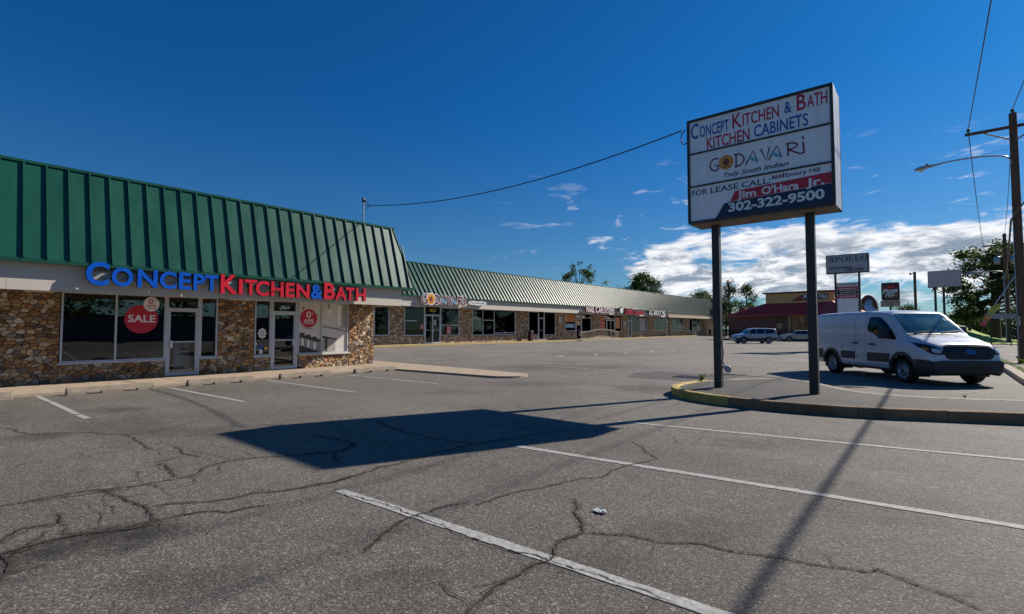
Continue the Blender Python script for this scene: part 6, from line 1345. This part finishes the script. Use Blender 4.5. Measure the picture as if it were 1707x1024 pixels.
BIG = [(2.6,11.13),(3.65,11.43),(4.36,10.86),(3.45,9.74),(3.12,8.76),(4.77,10.03),(5.5,10.75),(6.38,11.84),(7.19,11.37),(7.87,11.1),(5.18,9.4),(5.88,9.15),(6.46,9.88),(7.28,9.81),(7.79,8.62),(5.55,7.8),(6.09,6.99),(7.07,7.32),(7.73,6.71),(6.61,5.99),(7.67,4.99),(8.37,10.1),(8.44,8.19)]+[(8.8+q%3*.9, 5.5+q*.6) for q in range(9)]+[(5.6+q*.5, 6.6+(q*37%5)*.7) for q in range(7)]
LOW = [(1.33,6.65),(2.2,7.72),(2.92,6.97),(1.97,5.2),(2.88,5.56),(3.78,5.93),(4.65,6.28),(4.03,4.73),(3.14,4.35),(2.24,4.18),(4.76,4.9),(5.47,5.07),(4.29,3.73),(2.75,6.17),(3.46,5.14),(2.0,3.2),(3.0,3.0),(3.6,3.3)]
tree('tree', 'big dark spreading tree over the roadside at the right edge', 5.4, 87.0, 12.4, 5.0, 4.0, 21, 'leaf_dark', 100, 230, .44, .0, trunk_r=.46, spread=.115, low=.45, centers=BIG)
tree('tree', 'leafy left hand limb tree beside the blank sign under the big tree', 3.1, 87.5, 7.6, 2.6, 3.2, 22, 'leaf_dark', 40, 230, .40, .0, spread=.155, centers=LOW)
tree('tree', 'small far treetop showing just above the van roof', -4.4, 118, 6.2, 2.4, 3.5, 23, 'leaf', 24, 60, .3, 0)
for i, (x, y, h, rw, lab) in enumerate([(3.3,98,3.9,2.6,'rounded green bush on the bank left of the frame posts'),(5.2,104,3.6,2.6,'rounded green bush behind the frame posts'),(8.2,98,4.4,2.6,'tall green bush behind the wooden pole at the right edge'),(1.0,106,3.6,2.4,'dark bush just above the bonnet line of the van')]):
    tree('bush', lab, x, y, h, rw, .2, 40+i, 'leaf_dark', 46, 150, .28, 0, 'bushes on the grass bank', trunk_r=.06, spread=.22, cat='bush')
for i, (x, y, h, rw, lab) in enumerate([(-24.5,78.3,1.5,1.6,'low dark hedge clump at the left brick corner of the restaurant'),(-21.6,78.6,1.25,1.5,'low hedge clump against the brick wall left of the SUV'),(-18.4,79.0,1.2,1.4,'low hedge clump behind the SUV rear'),(-15.2,79.3,1.1,1.4,'low hedge clump behind the saloon car'),(-12.2,79.6,1.2,1.4,'low hedge clump by the right restaurant window')]):
    tree('hedge', lab, x, y, h, rw, .05, 60+i, 'leaf_dark', 26, 70, .16, 0, 'hedge along the restaurant wall', trunk_r=.04, spread=.25, cat='hedge')
def weed(x, y, z, h, n, seed, lab, grp='weeds on the kerbs'):
    rnd = random.Random(seed); t = thing('weed', lab, 'weed', (x, y, z), grp); b = MB(); s = MB()
    for i in range(n):
        a = rnd.uniform(0, 6.28); l = h*rnd.uniform(.5, 1.1); tip = Vector((x+math.cos(a)*l*.5, y+math.sin(a)*l*.5, z+l*.85)); s.tube([(x+rnd.uniform(-.03,.03), y+rnd.uniform(-.03,.03), z-.01), tip], .004, 4, cap=False)
        for k in range(7):
            p = Vector((x, y, z)).lerp(tip, .35+.65*k/6); leaf_quads(b, p, 2, .02, .02, h*.30, rnd)
    s.build('stem', M['weed'], t); b.build('leaves', M['weed'], t)
weed(-4.88, 13.55, .15, .22, 7, 1, 'small bright weed on the yellow nose of the island'); weed(1.98, 15.6, .12, .55, 16, 2, 'leafy bright green weed at the corner of the roadside kerb')
weed(.35, 13.62, .18, .07, 5, 3, 'tiny weed at the back edge of the island near the van'); weed(2.2, 14.9, .1, .3, 8, 4, 'weed at the right edge beside the roadside kerb'); weed(2.25, 20.5, .1, .25, 9, 5, 'tuft of weed along the roadside kerb beside the van bumper'); weed(2.3, 24.5, .1, .28, 9, 6, 'tuft of weed along the roadside kerb farther back by the van'); weed(2.6, 29.6, .1, .3, 8, 7, 'tuft of weed at the foot of the wooden pole'); weed(2.15, 17.6, .1, .2, 7, 8, 'low weed in the kerb joint nearest the van nose')
# grass growing in the joint between kerb and pavement
rnd = random.Random(5); gb = MB()
for i in range(900):
    y = 13.6+28*rnd.random()**1.3; x = 2.14+abs(rnd.gauss(0, .09)); h = rnd.uniform(.03, .12); a = rnd.uniform(0, 6.28); dx, dy = math.cos(a)*.012, math.sin(a)*.012
    gb.add([(x-dx,y-dy,.095),(x+dx,y+dy,.095),(x+rnd.gauss(0,.03),y+rnd.gauss(0,.03),.1+h)], [(0,1,2)])
tag(gb.build('kerb_grass', M['weed']), kind='stuff')
# across the road, behind the photographer: what the shop windows mirror
dl = thing('dealership_building', 'long low dark building across the road, mirrored in the shop windows', 'building', (46, 10, 0))
b = MB(); b.box(42, 54, -40, 62, 0, 3.1); b.build('wall', M['grey_ink'], dl); b = MB(); b.box(41.6, 54.4, -40.4, 62.4, 3.101, 3.35); b.build('roof', M['brown_trim'], dl)
for i, (x, y, h) in enumerate([(60,-20,11),(62,-2,13),(58,14,10),(63,30,14),(60,48,12),(62,70,13),(60,95,14),(58,120,13)]):
    tree('tree', 'tree of the row across the road mirrored in the shop windows', x, y, h, 5.5, 3, 80+i, 'leaf_dark', 30, 40, .9, 0, 'trees across the road', spread=.2)
